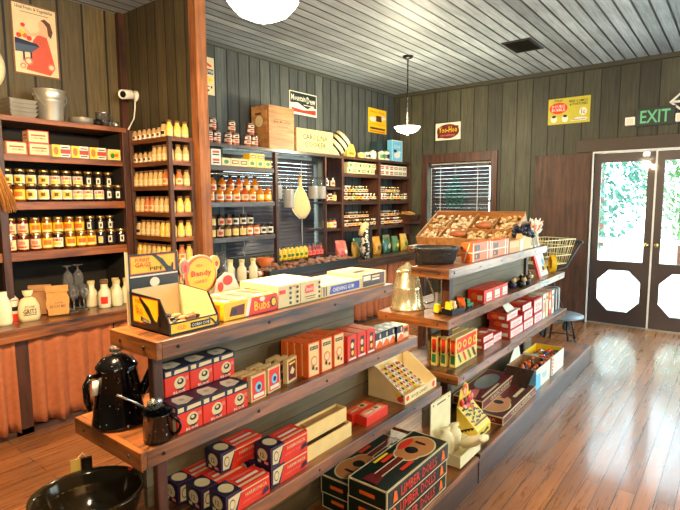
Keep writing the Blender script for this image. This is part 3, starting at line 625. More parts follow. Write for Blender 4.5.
t = thing('metal_pail', 'small pale metal pail near the white camera', 'pail', (2.085, 4.03, 2.121))
obj('pail_body', G().lathe([(1e-5, 0), (.045, 0), (.058, .115), (.061, .12), (.055, .12), (.044, .006), (1e-5, .006)], SILVER, 22), t)
g = G(); g.tube([(.06 * cos(a), -.02 - .04 * sin(a), .10 - .06 * sin(a)) for a in [i * PI / 10 for i in range(11)]], .0025, SILVER, 6); obj('bail_handle', g, t)
t = thing('metal_mug', 'tin mug lying with its ring handle by the pail', 'mug', (2.005, 3.95, 2.121)); obj('mug_body', G().lathe([(1e-5, 0), (.028, 0), (.03, .05), (.026, .05), (.025, .005), (1e-5, .005)], IRON, 16), t); g = G(); g.tube([(.03 + .014 * sin(a), 0, .025 + .016 * cos(a)) for a in [i * PI / 8 for i in range(9)]], .003, IRON, 6); obj('handle', g, t)
t = thing('metal_mug', 'pale tin mug at the shelf end below the camera', 'mug', (2.145, 3.95, 2.121)); obj('mug_body', G().lathe([(1e-5, 0), (.026, 0), (.026, .05), (.023, .05), (.022, .005), (1e-5, .005)], SILVER, 16), t); g = G(); g.tube([(-.026 - .022 * sin(a), 0, .028 + .022 * cos(a)) for a in [i * PI / 8 for i in range(9)]], .0035, SILVER, 6); obj('handle', g, t)
t = thing('security_camera', 'white bullet security camera mounted on the partition wall', 'camera', (2.42, 4.10, 2.43)); 
g = G(); g.M = Matrix.Rotation(-PI / 2, 4, 'Y'); g.lathe([(1e-5, 0), (.045, 0), (.045, .012), (.02, .02), (.016, .05), (1e-5, .05)], FOAM, 20); obj('wall_bracket', g, t)
g = G(); g.M = Matrix.Translation((-.07, -.02, 0)) @ Matrix.Rotation(-.18, 4, 'Y') @ Matrix.Rotation(-PI / 2, 4, 'Y') @ Matrix.Rotation(.45, 4, 'X'); g.lathe([(1e-5, -.02), (.036, -.02), (.038, -.01), (.038, .10), (.034, .102), (.034, .09), (1e-5, .09)], FOAM, 22); g.cyl(.026, .085, .093, IRON, 18); obj('camera_body', g, t)
g = G(); g.tube([(-.01, 0, -.02), (-.015, .0, -.10), (-.03, .0, -.19), (-.08, -.02, -.26), (-.13, -.08, -.295)], .006, FOAM, 8); obj('cable', g, t)

# jam counter goods
t = thing('cloth_sack', 'small white cloth sack tied at the top on the jam counter', 'sack', (1.37, 3.80, .735), -.2)
obj('sack_body', G().lathe([(1e-5, 0), (.062, .0), (.068, .03), (.064, .10), (.045, .15), (.018, .165), (.03, .185), (.034, .21), (1e-5, .20)], CANVAS, 20, sy=.6, wob=lambda a, z: .05 * sin(5 * a + z * 30)), t)
g = G(); g.tube([(.02 * cos(a), .013 * sin(a), .165) for a in [i * PI / 6 for i in range(12)]], .003, BROWN, 6, True); obj('tie', g, t)
g = G(); F = g.front(-.04, -.0425, .03); F.text('GRITS', 0, .02, .08, .035, BLACK); F.rect(0, .012, .08, .004, BLACK); F.text('STONE', .01, .062, .06, .015, BLACK); obj('printing', g, t)
for i, (x, y, rz, c) in enumerate(((1.56, 3.80, -.35, BURLAP), (1.49, 3.93, -.5, KRAFT))):
    t = thing('coffee_bag', ('tan paper bag with folded top leaning on the jam counter', 'brown paper bag behind the tan folded bag')[i], 'bag', (x, y, .735), rz)
    g = G(); g.M = Matrix.Rotation(-.28, 4, 'X')
    g.grid([[(sx * (.075 - .004 * abs(k - 3)) + .004 * sin(k * 2), sy * dd + .0, k * .03) for sx, sy in ((-1, -1), (-.4, -1.08), (.4, -1.08), (1, -1), (1, 1), (-1, 1))] for k, dd in enumerate((.035, .038, .036, .032, .026, .018, .008, .004))], c, True, False, True); obj('bag_body', g, t)
    g = G(); g.M = Matrix.Rotation(-.28, 4, 'X'); g.prism([(-.073, -.022, .165), (-.073, -.012, .215), (-.073, .004, .212), (-.073, -.008, .165)], (.146, 0, 0), c); obj('folded_top', g, t)
    if i == 0: g = G(); g.M = Matrix.Rotation(-.28, 4, 'X'); F = g.front(-.05, -.0415, .02); F.text('BISCUIT MIX', 0, .03, .10, .02, BROWN); F.text('FLOUR', .03, .06, .05, .012, BROWN); obj('printing', g, t)
t = thing('salt_tin', 'slim white and red round tin at the end of the jam counter', 'tin', (1.305, 3.88, .735)); obj('tin_body', G().cyl(.034, 0, .145, RED, 18), t)
g = G(); g.band(.0345, .05, .14, -PI, 0, WHITE, 10); g.band(.035, .07, .10, -PI * .8, -PI * .3, BLACK, 6); obj('label', g, t); obj('spout_cap', G().lathe([(.034, .145), (.02, .16), (.012, .175), (1e-5, .18)], WHITE, 16), t)
solo('milk_jug', G().lathe([(1e-5, 0), (.05, 0), (.054, .02), (.05, .14), (.03, .19), (.03, .22), (1e-5, .22)], MILK, 18), 'white jug cut off at the far end of the jam counter', 'jug', (1.215, 3.80, .735))
gp = 'stemmed glasses on the jam counter'
def goblet():
    t = thing('goblet', '', 'glass'); obj('bowl', G().lathe([(.008, .085), (.03, .11), (.038, .15), (.036, .19), (.034, .19), (.035, .15), (.028, .113), (1e-5, .09)], GLASS, 16), t)
    obj('stem', G().lathe([(1e-5, 0), (.034, 0), (.033, .004), (.006, .012), (.005, .08), (.008, .088), (1e-5, .088)], GLASS, 14), t); return Proto(t)
GB_ = goblet()
for i, (x, y) in enumerate(((1.68, 3.82), (1.76, 3.83), (1.70, 3.94), (1.78, 3.95))):
    GB_.put((x, y, .735), 0, 'clear stemmed glass, %s beside the paper bags' % ('front one nearer the bags', 'front one nearer the milk bottles', 'back one nearer the bags', 'back one nearer the milk bottles')[i], gp)
def up_goblet(x, y, lab):
    t = thing('upturned_goblet', lab, 'glass', (x, y, .735 + .191)); t.rotation_euler = (0, 0, 0)
    obj('bowl', G().lathe([(.034, 0), (.038, .04), (.03, .08), (.008, .105), (1e-5, .10)], GLASS, 14), t); obj('stem', G().lathe([(.006, .10), (.006, .13), (.034, .138), (.034, .142), (1e-5, .142)], GLASS, 14), t)
up_goblet(1.70, 3.94, 'stemmed glass upside down on the back glass nearer the paper bags'); up_goblet(1.78, 3.95, 'stemmed glass upside down on the back glass nearer the milk bottles')

# things on the walls
def sign(name, label, cat, w, h, base, draw, loc, face='Y', edge=None, th=.006):
    g = G()
    if face == 'Y': g.box(0, w, -th, 0, 0, h, base); F = g.front(0, -th, 0)
    else: g.box(-th, 0, -w, 0, 0, h, base); F = g.side(-th, 0, 0)
    draw(F, w, h); return solo(name, g, label, cat, loc)
def d_poster(f, w, h):
    f.rect(.012, .012, w - .024, h - .024, mat('poster_paper', (232, 204, 158), .6))
    f.text('Ideal Fruits & Vegetables', w * .10, h * .90, w * .8, h * .06, NAVY); f.rect(w * .2, h * .87, w * .6, .004, BROWN)
    q = f.at(w * .62, h * .42); 
    q.poly([(-.09, -.10), (-.12, -.18), (.05, -.2), (.09, -.14), (.06, .0), (.04, .08), (-.02, .10), (-.06, .04)], mat('faded_red_dress', (206, 84, 58), .6))
    q.poly([(-.02, .09), (.05, .08), (.06, .13), (.02, .15), (-.01, .13)], SKIN); q.ell(.015, .165, .032, .038, SKIN)
    q.poly([(.0, .20), (.03, .215), (.07, .19), (.085, .13), (.07, .08), (.05, .10), (.045, .16), (.02, .19)], BROWN)
    q.poly([(-.01, .09), (-.08, .06), (-.13, .12), (-.115, .13), (-.075, .09), (.0, .115)], SKIN); q.ell(-.125, .14, .016, .014, RED)
    q = f.at(w * .2, h * .42); q.poly([(-.05, .04), (.10, .02), (.12, .0), (-.05, .0)], NAVY); q.poly([(-.05, 0), (.12, 0), (.06, -.05), (-.05, -.06)], mat('poster_blue', (70, 84, 104), .6))
    for a, b, c in ((-.02, .06, RED), (.02, .065, ORANGE), (.05, .05, RED), (.0, .085, YELLOW)): q.ell(a, b, .018, .018, c, 12)
    q.rect(.0, -.12, .012, .07, NAVY); q.rect(.05, -.12, .012, .07, NAVY)
    for a, b, r in ((.10, .10, .03), (.26, .08, .028), (.06, .06, .02)): f.ell(a, b, r, r, PINK, 14); f.ell(a, b, r * .6, r * .6, mat('poster_paper', (0, 0, 0)), 14)
sign('fruit_poster', 'vintage poster of a woman in red beside a fruit bowl', 'poster', .325, .52, mat('poster_edge', (120, 84, 50), .6), d_poster, (1.565, YB - .002, 2.495))
def d_mtn(f, w, h):
    f.rect(.01, .01, w - .02, h - .02, WHITE); f.poly([(.01, h * .48), (w * .3, h * .52), (w * .5, h * .38), (w * .65, h * .30), (w * .8, h * .44), (w - .01, h * .36), (w - .01, h - .01), (.01, h - .01)], DKGREEN)
    f.text('Mountain', w * .06, h * .60, w * .52, h * .26, WHITE); f.text('Dew', w * .62, h * .54, w * .32, h * .30, WHITE); f.rect(w * .5, h * .44, w * .4, .008, WHITE)
    f.poly([(.03, h * .10), (w - .02, h * .08), (w - .02, h * .30), (w * .5, h * .22), (.03, h * .28)], RED)
sign('soda_sign', 'green, white and red metal soda sign above the name crate', 'sign', .49, .265, WHITE, d_mtn, (4.49, YB - .002, 2.575))
def d_yel(f, w, h):
    f.text('Goo Goo', w * .1, h * .82, w * .8, h * .1, RED); f.ell(w * .25, h * .55, w * .2, h * .1, WHITE); f.ell(w * .8, h * .66, w * .16, h * .09, WHITE); f.rect(w * .42, h * .48, w * .30, h * .24, BROWN)
    f.text('a nourishing lunch', w * .1, h * .33, w * .8, h * .08, ORANGE); f.rect(w * .08, h * .14, w * .84, h * .08, BROWN); f.rect(w * .08, h * .03, w * .84, h * .06, ORANGE)
sign('candy_sign', 'yellow metal candy sign high on the slate wall near the corner', 'sign', .47, .345, YELLOW, d_yel, (6.115, YB - .002, 2.515))
def d_tin(f, w, h):
    f.rect(.01, h * .55, w - .02, h * .14, NAVY); f.text('DR PEPPER', w * .3, h * .58, w * .65, h * .08, WHITE); f.ell(w * .6, h * .40, w * .3, h * .06, YELLOW); f.poly([(w * .2, h * .85), (w * .8, h * .74), (w * .9, h * .78), (w * .4, h * .92)], RED)
    f.text("5'", w * .45, h * .06, w * .42, h * .18, BLACK)
sign('price_sign', 'tall narrow sign with a black 5 half hidden by the post', 'sign', .23, .365, CREAM, d_tin, (3.165, YB - .002, 2.605))
def d_yoo(f, w, h):
    f.ell(w * .5, h * .5, w * .45, h * .42, MAROON, 28); f.rect(w * .08, h * .14, w * .2, h * .6, MAROON); f.rect(w * .66, h * .3, w * .26, h * .5, MAROON)
    f.text('Yoo-Hoo', w * .13, h * .42, w * .74, h * .36, YELLOW); f.text('CHOCOLATE DRINK', w * .2, h * .22, w * .6, h * .10, PINK)
sign('chocolate_drink_sign', 'white and maroon metal drink sign above the blind window', 'sign', .39, .243, WHITE, d_yoo, (XR - .002, 3.582, 2.392), 'X')
def d_bub(f, w, h):
    f.ell(w * .25, h * .62, w * .22, h * .22, RED, 26); f.text('DOUBLE', w * .09, h * .64, w * .32, h * .11, WHITE); f.text('BUBBLE', w * .09, h * .50, w * .32, h * .11, WHITE); f.text('Fleer', w * .16, h * .88, w * .2, h * .08, BLACK)
    f.text('FREE COMICS', w * .5, h * .80, w * .44, h * .09, BLACK); f.text('& FORTUNES', w * .52, h * .68, w * .42, h * .09, BLACK); f.ell(w * .84, h * .42, w * .09, h * .15, WHITE); f.text('1c', w * .80, h * .33, w * .08, h * .18, BLACK)
    for a in (.15, .42): f.ell(w * a, h * .2, w * .08, h * .14, WHITE); f.ell(w * a, h * .3, w * .05, h * .05, BLACK)
    f.poly([(w * .55, h * .1), (w * .7, h * .22), (w * .95, h * .18), (w * .9, h * .08)], WHITE); f.rect(w * .6, h * .12, w * .3, .006, BLACK)
sign('bubble_gum_sign', 'yellow metal bubble gum sign with a red oval', 'sign', .49, .315, mat('mustard_sign', (200, 184, 50), .5), d_bub, (XR - .002, 2.0, 2.47), 'X')
t = thing('exit_sign', 'dark exit sign with green letters above the doors', 'sign', (XR, .825, 2.36)); EXG = mat('green_exit_letters', (90, 170, 120), .5, emit=.25)
g = G(); g.box(-.05, 0, -.19, .19, 0, .20, mat('exit_box', (30, 44, 38), .5)); obj('sign_box', g, t); g = G(); g.side(-.05, .145, .03).text('EXIT', 0, 0, .29, .14, EXG); obj('lettering', g, t)
for s_, q in ((1, ''), (-1, '')):
    g = G(); g.M = Matrix.Translation((-.03, s_ * .245, .065)); g.box(-.03, .03, -.05, .05, -.045, .045, FOAM); g.side(-.03, .035, -.03).rect(0, 0, .07, .06, mat('lamp_lens', (226, 206, 180), .3)); obj('emergency_lamp_head', g, t)
t = thing('wall_ornament', 'white twisted metal ornament on the wall beside the exit sign', 'ornament', (XR, .60, 2.6)); g = G(); g.tube([(-.02, .09, 0), (-.03, .0, .08), (-.02, -.09, 0), (-.03, 0, -.08)], .016, FOAM, 8, True); obj('outer_ring', g, t); g = G(); g.tube([(-.02, .07, 0), (-.02, -.07, 0)], .015, FOAM, 8); obj('crossbar', g, t)
t = thing('ceiling_vent', 'dark metal air vent in the plank ceiling', 'vent', (5.49, 1.89, ZC)); g = G()
for a in ((-.22, .22, -.145, -.125), (-.22, .22, .125, .145), (-.22, -.20, -.125, .125), (.20, .22, -.125, .125)): g.box(a[0], a[1], a[2], a[3], -.012, 0, mat('vent_frame', (52, 50, 48), .5))
obj('frame', g, t); g = G()
for i in range(16): g.box(-.2, .2, -.12 + i * .0155, -.115 + i * .0155, -.01, -.002, IRON)
g.box(-.2, .2, -.125, .125, -.002, -.0005, BLACK); obj('grille', g, t)
# tree ornament in the window: outline of scrolls on a diamond tree
t = thing('tree_ornament', 'green wire tree ornament hanging in front of the window blind', 'ornament', (XR - .03, 3.25, 1.40)); GM = mat('green_glitter', (16, 96, 70), .3, .2)
g = G(); rnd = random.Random(5)
for k in range(9):
    z = .05 + k * .05; w = .20 * (1 - abs(z - .17) / .31) if z > .17 else .20 * (.5 + z * 2.9); w = max(w, .02)
    g.tube([(0, -w, z + .015), (-.01, -w * .5, z - .012), (-.015, 0, z), (-.01, w * .5, z - .012), (0, w, z + .015)], .008, GM, 6)
    for s_ in (-.7, -.25, .25, .7): g.blob((-.012, w * s_, z + .018), .011, GM, 8)
obj('tree_shape', g, t); g = G(); g.tube([(0, 0, .47), (0, 0, .64)], .0025, FOAM, 6); obj('hanging_cord', g, t)
# straw hat and straw broom beside the jam shelves
t = thing('straw_hat', 'pale woven straw hat hung flat on the wall beside the poster', 'hat', (1.30, YB - .005, 2.51)); STRAW = mat('pale_straw', (236, 220, 176), .8, 0, .2, 60, bump=.4)
g = G(); g.M = Matrix.Rotation(PI / 2, 4, 'X'); g.lathe([(.20, .0), (.205, .01), (.17, .02), (.10, .02), (.095, .06), (.08, .09), (1e-5, .10)], STRAW, 32); obj('crown_and_brim', g, t); g = G(); g.M = Matrix.Rotation(PI / 2, 4, 'X'); g.lathe([(.1, .022), (.101, .045), (.098, .045)], BROWN, 32); obj('hat_band', g, t)
t = thing('straw_bundle', 'golden dried straw bundle hanging at the end of the jam shelves', 'dried straw', (1.285, 3.84, 1.50)); g = G(); rnd = random.Random(2)
for i in range(60): a = rnd.uniform(-.035, .035); b = rnd.uniform(-.02, .02); g.tube([(-.09 + a * .4, b, .50 + a * .2), (-.03 + a * .6, b, .25), (.03 + a * 1.2, b, rnd.uniform(-.03, .05))], .0022, mat('golden_straw', (206, 142, 66), .7), 4)
obj('straw', g, t); g = G(); g.tube([(-.055, -.025, .37), (-.095, -.02, .37), (-.095, .02, .37), (-.055, .02, .37)], .006, BROWN, 6, True); obj('binding', g, t)

# ------------------------------------------------------------------ on top of the pantry shelves
cg = []
def can():
    t = thing('jerky_can', '', 'can'); obj('can_body', G().cyl(.04, .004, .116, mat('can_brown', (122, 60, 34), .35, .3), 18), t)
    g = G(); g.band(.0405, .03, .06, -PI, 0, WHITE, 10); g.band(.041, .035, .055, -PI * .75, -PI * .35, RED, 5); g.band(.0405, .075, .10, -PI * .9, -PI * .2, WHITE, 8); g.band(.0412, .080, .095, -PI * .7, -PI * .4, BLACK, 5); obj('label', g, t)
    obj('lid', G().lathe([(.041, .112), (.041, .12), (.037, .12), (.036, .117), (1e-5, .117)], SILVER, 18), t); return Proto(t)
CN = can(); PY = ['pyramid nearest the post', 'middle pyramid', 'pyramid beside the wooden crate']
for i, x in enumerate((3.135, 3.37, 3.625)):
    for k, (dx, dz, w) in enumerate(((0, 0, 'bottom left'), (.095, 0, 'bottom right'), (.047, .121, 'top'))):
        CN.put((x + dx, 4.07, 2.096 + dz), random.uniform(-.4, .2), 'brown and white can, %s of the %s' % (w, PY[i]), 'stacked cans on the pantry shelves')
t = thing('wooden_crate', 'tall pine crate with a branded lid panel, the largest crate', 'crate', (3.86, 3.985, 2.096)); g = G()
for k in range(6): g.box(0, .385, 0, .27, k * .076, k * .076 + .0745, PINE)
obj('crate_body', g, t); g = G(); F = g.front(0, 0, 0); F.text('Jack Mountain', .07, .27, .26, .035, BROWN); F.text('Old Fashioned', .12, .235, .16, .02, BROWN); F.rect(.08, .31, .2, .004, BROWN); obj('printing', g, t)
g = G(); g.box(-.012, 0, .03, .25, .17, .40, PINEY); F = g.side(-.012, .25, .17); F.ell(.11, .12, .075, .075, KRAFT, 24); F.ell(.11, .12, .06, .06, CREAM, 24); F.rect(.05, .19, .10, .02, BROWN); obj('end_panel', g, t)
t = thing('wooden_crate', 'low pale crate lettered with a cooker name', 'crate', (4.30, 4.0, 2.096)); g = G()
g.box(0, .65, 0, .26, 0, .01, PINE); g.box(0, .65, 0, .014, .01, .265, mat('pale_pine', (204, 176, 112), .6)); g.box(0, .65, .246, .26, .01, .265, PINE); g.box(0, .014, .014, .246, .01, .265, PINEY); g.box(.636, .65, .014, .246, .01, .265, PINEY); g.box(-.01, .0, .01, .25, .04, .23, PINEY); obj('crate_body', g, t)
g = G(); F = g.front(0, 0, 0); F.text('CAROLINA', .10, .145, .45, .065, BLACK); F.text('COOKER', .14, .06, .38, .065, BLACK); obj('printing', g, t)
t = thing('rope_basket', 'cream rope basket with dark stripes tipped over beside the name crate', 'basket', (5.16, 4.12, 2.235)); t.rotation_euler = (.35, .75, -.2)
g = G(); g.M = Matrix.Translation((0, 0, -.15))
for k in range(13): g.tube([((.10 + .03 * sin(k * .24)) * cos(a), (.10 + .03 * sin(k * .24)) * sin(a), .012 + k * .023) for a in [i * PI / 12 for i in range(24)]], .012, BLACK if k in (4, 7, 10) else CANVAS, 6, True)
g.cyl(.11, 0, .015, CANVAS, 24); obj('basket_body', g, t); g = G(); g.tube([(.12, .03, .08), (.17, .02, .03), (.17, -.02, .0), (.12, -.03, .06)], .008, CANVAS, 8); obj('rope_handle', g, t)
t = thing('snack_pouch', 'golden paper pouch standing beside the rope basket', 'bag', (5.36, 4.06, 2.096)); g = G(); g.grid([[(sx * w, sy * d, z) for sx, sy in ((-1, -1), (1, -1), (1, 1), (-1, 1))] for w, d, z in ((.085, .035, 0), (.09, .04, .05), (.088, .02, .13), (.085, .003, .17))], mat('golden_paper', (230, 174, 78), .5), True, False, True); obj('pouch_body', g, t)
g = G(); F = g.front(-.05, -.041, .03); F.rect(0, 0, .1, .03, ORANGE); obj('label', g, t)
for i, (x, r, h, m, m2) in enumerate(((5.63, .05, .085, CREAM, GOLD), (5.78, .05, .10, WHITE, GREEN), (5.91, .055, .13, MILK, SILVER), (6.13, .055, .14, MILK, SILVER), (6.26, .05, .15, WHITE, GREEN))):
    t = thing('glass_canister', ('squat cream canister beside the golden pouch', 'white canister with green lid, second from the pouch', 'milky jar behind the shelf upright', 'milky jar right of the shelf upright', 'white canister with green lid beside the blue box')[i], 'canister', (x, 4.07, 2.096))
    obj('canister_body', G().lathe([(1e-5, 0), (r, 0), (r, h * .8), (r * .8, h * .88), (1e-5, h * .88)], m, 18), t); obj('lid', G().lathe([(r * .85, h * .86), (r * .85, h), (1e-5, h)], m2, 18), t)
    g = G(); g.band(r * 1.01, h * .2, h * .6, -PI * .9, -PI * .2, (YELLOW, BLACK, WHITE, GREEN, BLACK)[i], 8); obj('label', g, t)
solo('dark_tin', bx(-.07, .07, -.06, .06, 0, .27, mat('dark_teal_card', (40, 60, 62), .5)), 'dark teal box standing behind the canisters', 'box', (6.20, 4.20, 2.096))
def d_blue(f, w, h): f.border(w, h, .012, WHITE).ell(w * .5, h * .3, w * .3, h * .14, WHITE).text('SOAP', w * .2, h * .62, w * .6, h * .16, WHITE).ell(w * .3, h * .5, w * .15, h * .07, NAVY).ell(w * .7, h * .45, w * .14, h * .06, WHITE)
carton('tall_box', 'box', .27, .08, .31, SKYBLUE, 'tall light blue box at the corner end of the shelf top', (6.38, 4.05, 2.096), -.05, None, d_blue)
# cartons on the upper pantry shelf
def d_mix(f, w, h): f.rect(w * .08, h * .15, w * .84, h * .7, CREAM).ell(w * .5, h * .5, w * .28, h * .28, GREEN, 12)
def d_mixr(f, w, h): f.rect(w * .08, h * .12, w * .84, h * .76, WHITE).rect(w * .15, h * .5, w * .7, h * .3, RED).rect(w * .15, h * .2, w * .7, h * .18, DKGREEN)
def d_mixd(f, w, h): f.rect(w * .1, h * .25, w * .8, h * .5, BROWN).rect(w * .2, h * .38, w * .6, h * .24, CREAM)
gp = 'small cartons on the upper shelf beside the post'
carton('mix_carton', 'carton', .115, .10, .075, WHITE, 'white and red carton, lower of two against the post', (3.105, 4.0, 1.886), 0, gp, d_mixr); carton('mix_carton', 'carton', .115, .10, .075, WHITE, 'white and red carton, upper of two against the post', (3.105, 4.0, 1.962), 0, gp, d_mixr)
for i in range(6): carton('mix_carton', 'carton', .105, .10, .075, (CREAM, CREAM, CREAM, YELLOW, YELLOW, YELLOW)[i], 'flat %s carton, %s after the white and red pair' % (('cream', 'yellow')[i > 2], ORD[i]), (3.235 + i * .112, 4.0, 1.886), 0, gp, (d_mix, d_mixd, d_mixd, d_mix, d_mix, d_mix)[i])
for i in range(2): carton('mix_carton', 'carton', .10, .10, .065, YELLOW, 'yellow carton on top, %s above the yellow cartons' % ORD[i], (3.60 + i * .105, 4.01, 1.962), 0, gp, d_mixd)
gp = 'small cartons on the upper shelf of the right bays'
for q, (x0, x1, b) in enumerate(((5.27, 5.90, 'middle'), (6.0, 6.72, 'corner'))):
    for k in range(2):
        for i in range(6):
            w = (x1 - x0) / 6; c = CREAM if q == 0 else WHITE
            carton('mix_carton', 'carton', w - .006, .10, .07, c, '%s small carton, %s from left, %s layer, %s bay' % (('cream', 'white')[q], ORD[i], ('lower', 'upper')[k], b), (x0 + i * w - .03 * (k == 0) * (q == 0), 4.0, 1.886 + .071 * k), 0, gp, (d_mixd if i % 2 else d_mix) if q == 0 else (d_mixr if i < 3 else d_mixd))

# hanging tin mugs and mitt on the rod
def tin_mug():
    t = thing('hanging_tin_mug', '', 'mug'); ST = mat('striped_tin', (225, 223, 214), .3, .6)
    obj('mug_body', G().lathe([(1e-5, -.35), (.07, -.35), (.074, -.345), (.074, -.15), (.077, -.145), (.07, -.145), (.068, -.34), (1e-5, -.34)], ST, 24), t)
    g = G(); g.tube([(.072 * cos(a), 0, -.16 + .155 * sin(a)) for a in [i * PI / 14 for i in range(15)]], .0035, SILVER, 6); obj('wire_bail', g, t); return Proto(t)
TM = tin_mug()
for i, (x, s_) in enumerate(((3.99, 1), (4.18, 1), (4.60, .9), (4.74, .9))):
    mg = TM.put((x, 4.02, 1.81), .3 * i, 'silver tin bucket mug on the rod, %s from the shelf upright' % ORD[i], 'tin mugs hanging in front of the blind'); mg.scale = (.8, .8, (.72, 1.0, .72, .72)[i])
t = thing('cloth_mitt', 'long tan cloth hanging from the rod between the tin mugs', 'cloth', (4.36, 4.0, 1.80))
prof = [(0, .015), (-.10, .03), (-.18, .10), (-.28, .15), (-.36, .17), (-.42, .12), (-.47, .05)]; rows = []
for z, w in prof: rows.append([(-.02 - z * .08 + w * cos(a) * .95, .02 * sin(a) - .0, z) for a in [2 * PI * i / 14 for i in range(14)]])
obj('cloth_body', G().grid(rows, CLOTH, True, True, True), t); g = G(); g.tube([(0, .02, .01), (-.02, 0, .05), (0, -.012, .02), (0, -.01, -.02)], .006, CLOTH, 6); obj('hanging_loop', g, t)
g = G(); g.tube([(p[1] * -.95 - .02 - p[0] * .08, -.004, p[0]) for p in prof[1:]], .006, WHITE, 6); obj('piping', g, t)

# pantry counter goods
gp = 'snack bags on the long counter'
WR = lambda n, c: mat(n + '_wrap', c, .28, 0, .35, 22, coat=.6, bump=.8)
BG = [('pink', WR('pink', (206, 96, 80)), RED), ('rose', WR('rose', (214, 130, 110)), WHITE), ('green', WR('green', (70, 110, 60)), YELLOW), ('yellow', WR('yellow', (200, 160, 60)), GREEN), ('olive', WR('olive', (110, 110, 50)), WHITE), ('golden', WR('golden', (206, 140, 40)), BROWN), ('teal', WR('teal', (50, 96, 84)), CREAM)]
for i in range(14):
    nme, m, m2 = BG[i] if i < 2 else BG[2 + (i * 3) % 5]; x = (4.88, 5.02)[i] if i < 2 else 5.20 + (i - 2) * .118; w = .066 if i < 2 else .069
    t = thing('snack_bag', 'glossy %s snack bag, %s' % (nme, ('first pink one beside the window ledge', 'second pink one beside the shelf upright')[i] if i < 2 else '%s from the pink bags along the counter' % ORD[i - 2]), 'bag', (x, 3.83 + .065 * (i % 2), .80), -.2 + .12 * (i % 3), gp)
    g = G(); g.M = Matrix.Rotation(-.12, 4, 'X'); hh = .25 - .02 * (i % 3)
    g.grid([[(w * k_ * cos(a) * (1 + .05 * sin(3 * a + i + q2)), d * sin(a) * (1 + .3 * sin(4 * a + q2 * 2 + i)), z * hh / .25) for a in [2 * PI * q / 16 for q in range(16)]] for q2, (k_, d, z) in enumerate(((.92, .008, 0), (1, .032, .03), (.96, .045, .08), (1, .05, .13), (.95, .038, .18), (1, .010, .23), (1.05, .003, .25)))], m, True, True, True); obj('bag_body', g, t)
    g = G(); g.M = Matrix.Rotation(-.12, 4, 'X'); F = g.front(-.035, -.054, .05); F.ell(.035, .05, .026, .024, m2); F.rect(.02, .015, .03, .012, m2); obj('bag_print', g, t)
t = thing('counter_tray', 'long black tray of brown rocks on the counter behind the front gondola', 'tray', (4.12, 3.74, .80)); 
g = G(); g.box(-.72, .72, -.20, .20, 0, .012, BLKPLASTIC); g.box(-.72, .72, -.20, -.185, .012, .06, BLKPLASTIC); g.box(-.72, .72, .185, .20, .012, .06, BLKPLASTIC); g.box(-.72, -.705, -.185, .185, .012, .06, BLKPLASTIC); g.box(.705, .72, -.185, .185, .012, .06, BLKPLASTIC); obj('tray_body', g, t)
g = G(); rnd = random.Random(9); RK = [mat('brown_rock', (120, 84, 64), .7, 0, .4, 12), mat('grey_rock', (120, 114, 108), .7, 0, .4, 12), mat('rust_rock', (156, 98, 62), .7, 0, .4, 12)]
for i in range(220): g.blob((rnd.uniform(-.68, .68), rnd.uniform(-.165, .165), .03 + rnd.uniform(0, .035)), rnd.uniform(.018, .034), rnd.choice(RK), 6, rnd.uniform(.7, 1.3), rnd.uniform(.7, 1.2), .6, .12)
obj('rocks', g, t)['kind'] = 'stuff'
t = thing('stuffed_horse_toy', 'dark toy with tan muzzle and patterned body on the counter', 'toy', (5.20, 3.68, .80), -.3); PAT = spots('black_white_patch_cloth', (24, 20, 20), (226, 214, 190), 26, .5, .8); DK = mat('dark_plush', (34, 26, 24), .9)
g = G(); g.tube([(-.01, 0, .0), (-.015, -.01, .10), (-.02, -.01, .20), (-.02, 0, .30), (.0, 0, .40)], [.035, .05, .055, .05, .04], PAT, 12); obj('body', g, t)
g = G(); g.tube([(.02, 0, .44), (-.03, -.01, .42), (-.08, -.02, .36), (-.10, -.02, .30)], [.035, .045, .035, .026], CLOTH, 12); obj('muzzle', g, t)
g = G(); g.tube([(-.03, .02, .46), (.04, .02, .45), (.075, .02, .34), (.08, .02, .20), (.085, .02, .08)], [.02, .035, .035, .03, .014], DK, 10); obj('mane', g, t)
for s_ in (-.02, .02): g = G(); g.tube([(.0, s_, .45), (-.005, s_ * 1.3, .485)], [.013, .004], DK, 8); obj('ear', g, t)
for dx in (.03, .075): g = G(); g.tube([(dx * .6, 0, .16), (dx, -.01, .08), (dx * 1.1, -.01, .012)], [.02, .017, .014], PAT if dx < .05 else DK, 8); obj('leg', g, t)
t = thing('clay_pot', 'orange terracotta leaf shaped pot at the end of the counter near the milk bottles', 'pot', (3.70, 3.93, .80)); TC = mat('terracotta', (206, 106, 44), .6)
obj('pot_body', G().lathe([(1e-5, 0), (.045, 0), (.06, .06), (.085, .14), (.075, .14), (.05, .06), (1e-5, .02)], TC, 20, wob=lambda a, z: .18 * sin(5 * a) if z > .1 else 0), t); g = G(); g.tube([(.08, 0, .12), (.12, 0, .10), (.11, 0, .05), (.06, 0, .04)], .008, TC, 8); obj('handle', g, t)
for i, (x, y) in enumerate(((2.93, 3.86), (3.02, 3.88), (3.12, 3.90), (2.97, 3.72))):
    t = thing('glass_mason_jar', 'tall empty glass jar, %s behind the yellow milk bottles' % ORD[i], 'jar', (x, y, .80), 0, 'empty glass jars beside the post'); obj('jar_body', G().lathe([(1e-5, 0), (.045, 0), (.05, .01), (.05, .17), (.036, .20), (.036, .225), (.032, .225), (.033, .20), (.046, .168), (.046, .012), (1e-5, .01)], GLASS, 18), t); obj('glass_lid', G().lathe([(.038, .225), (.04, .235), (.02, .255), (1e-5, .258)], GLASS, 16), t)
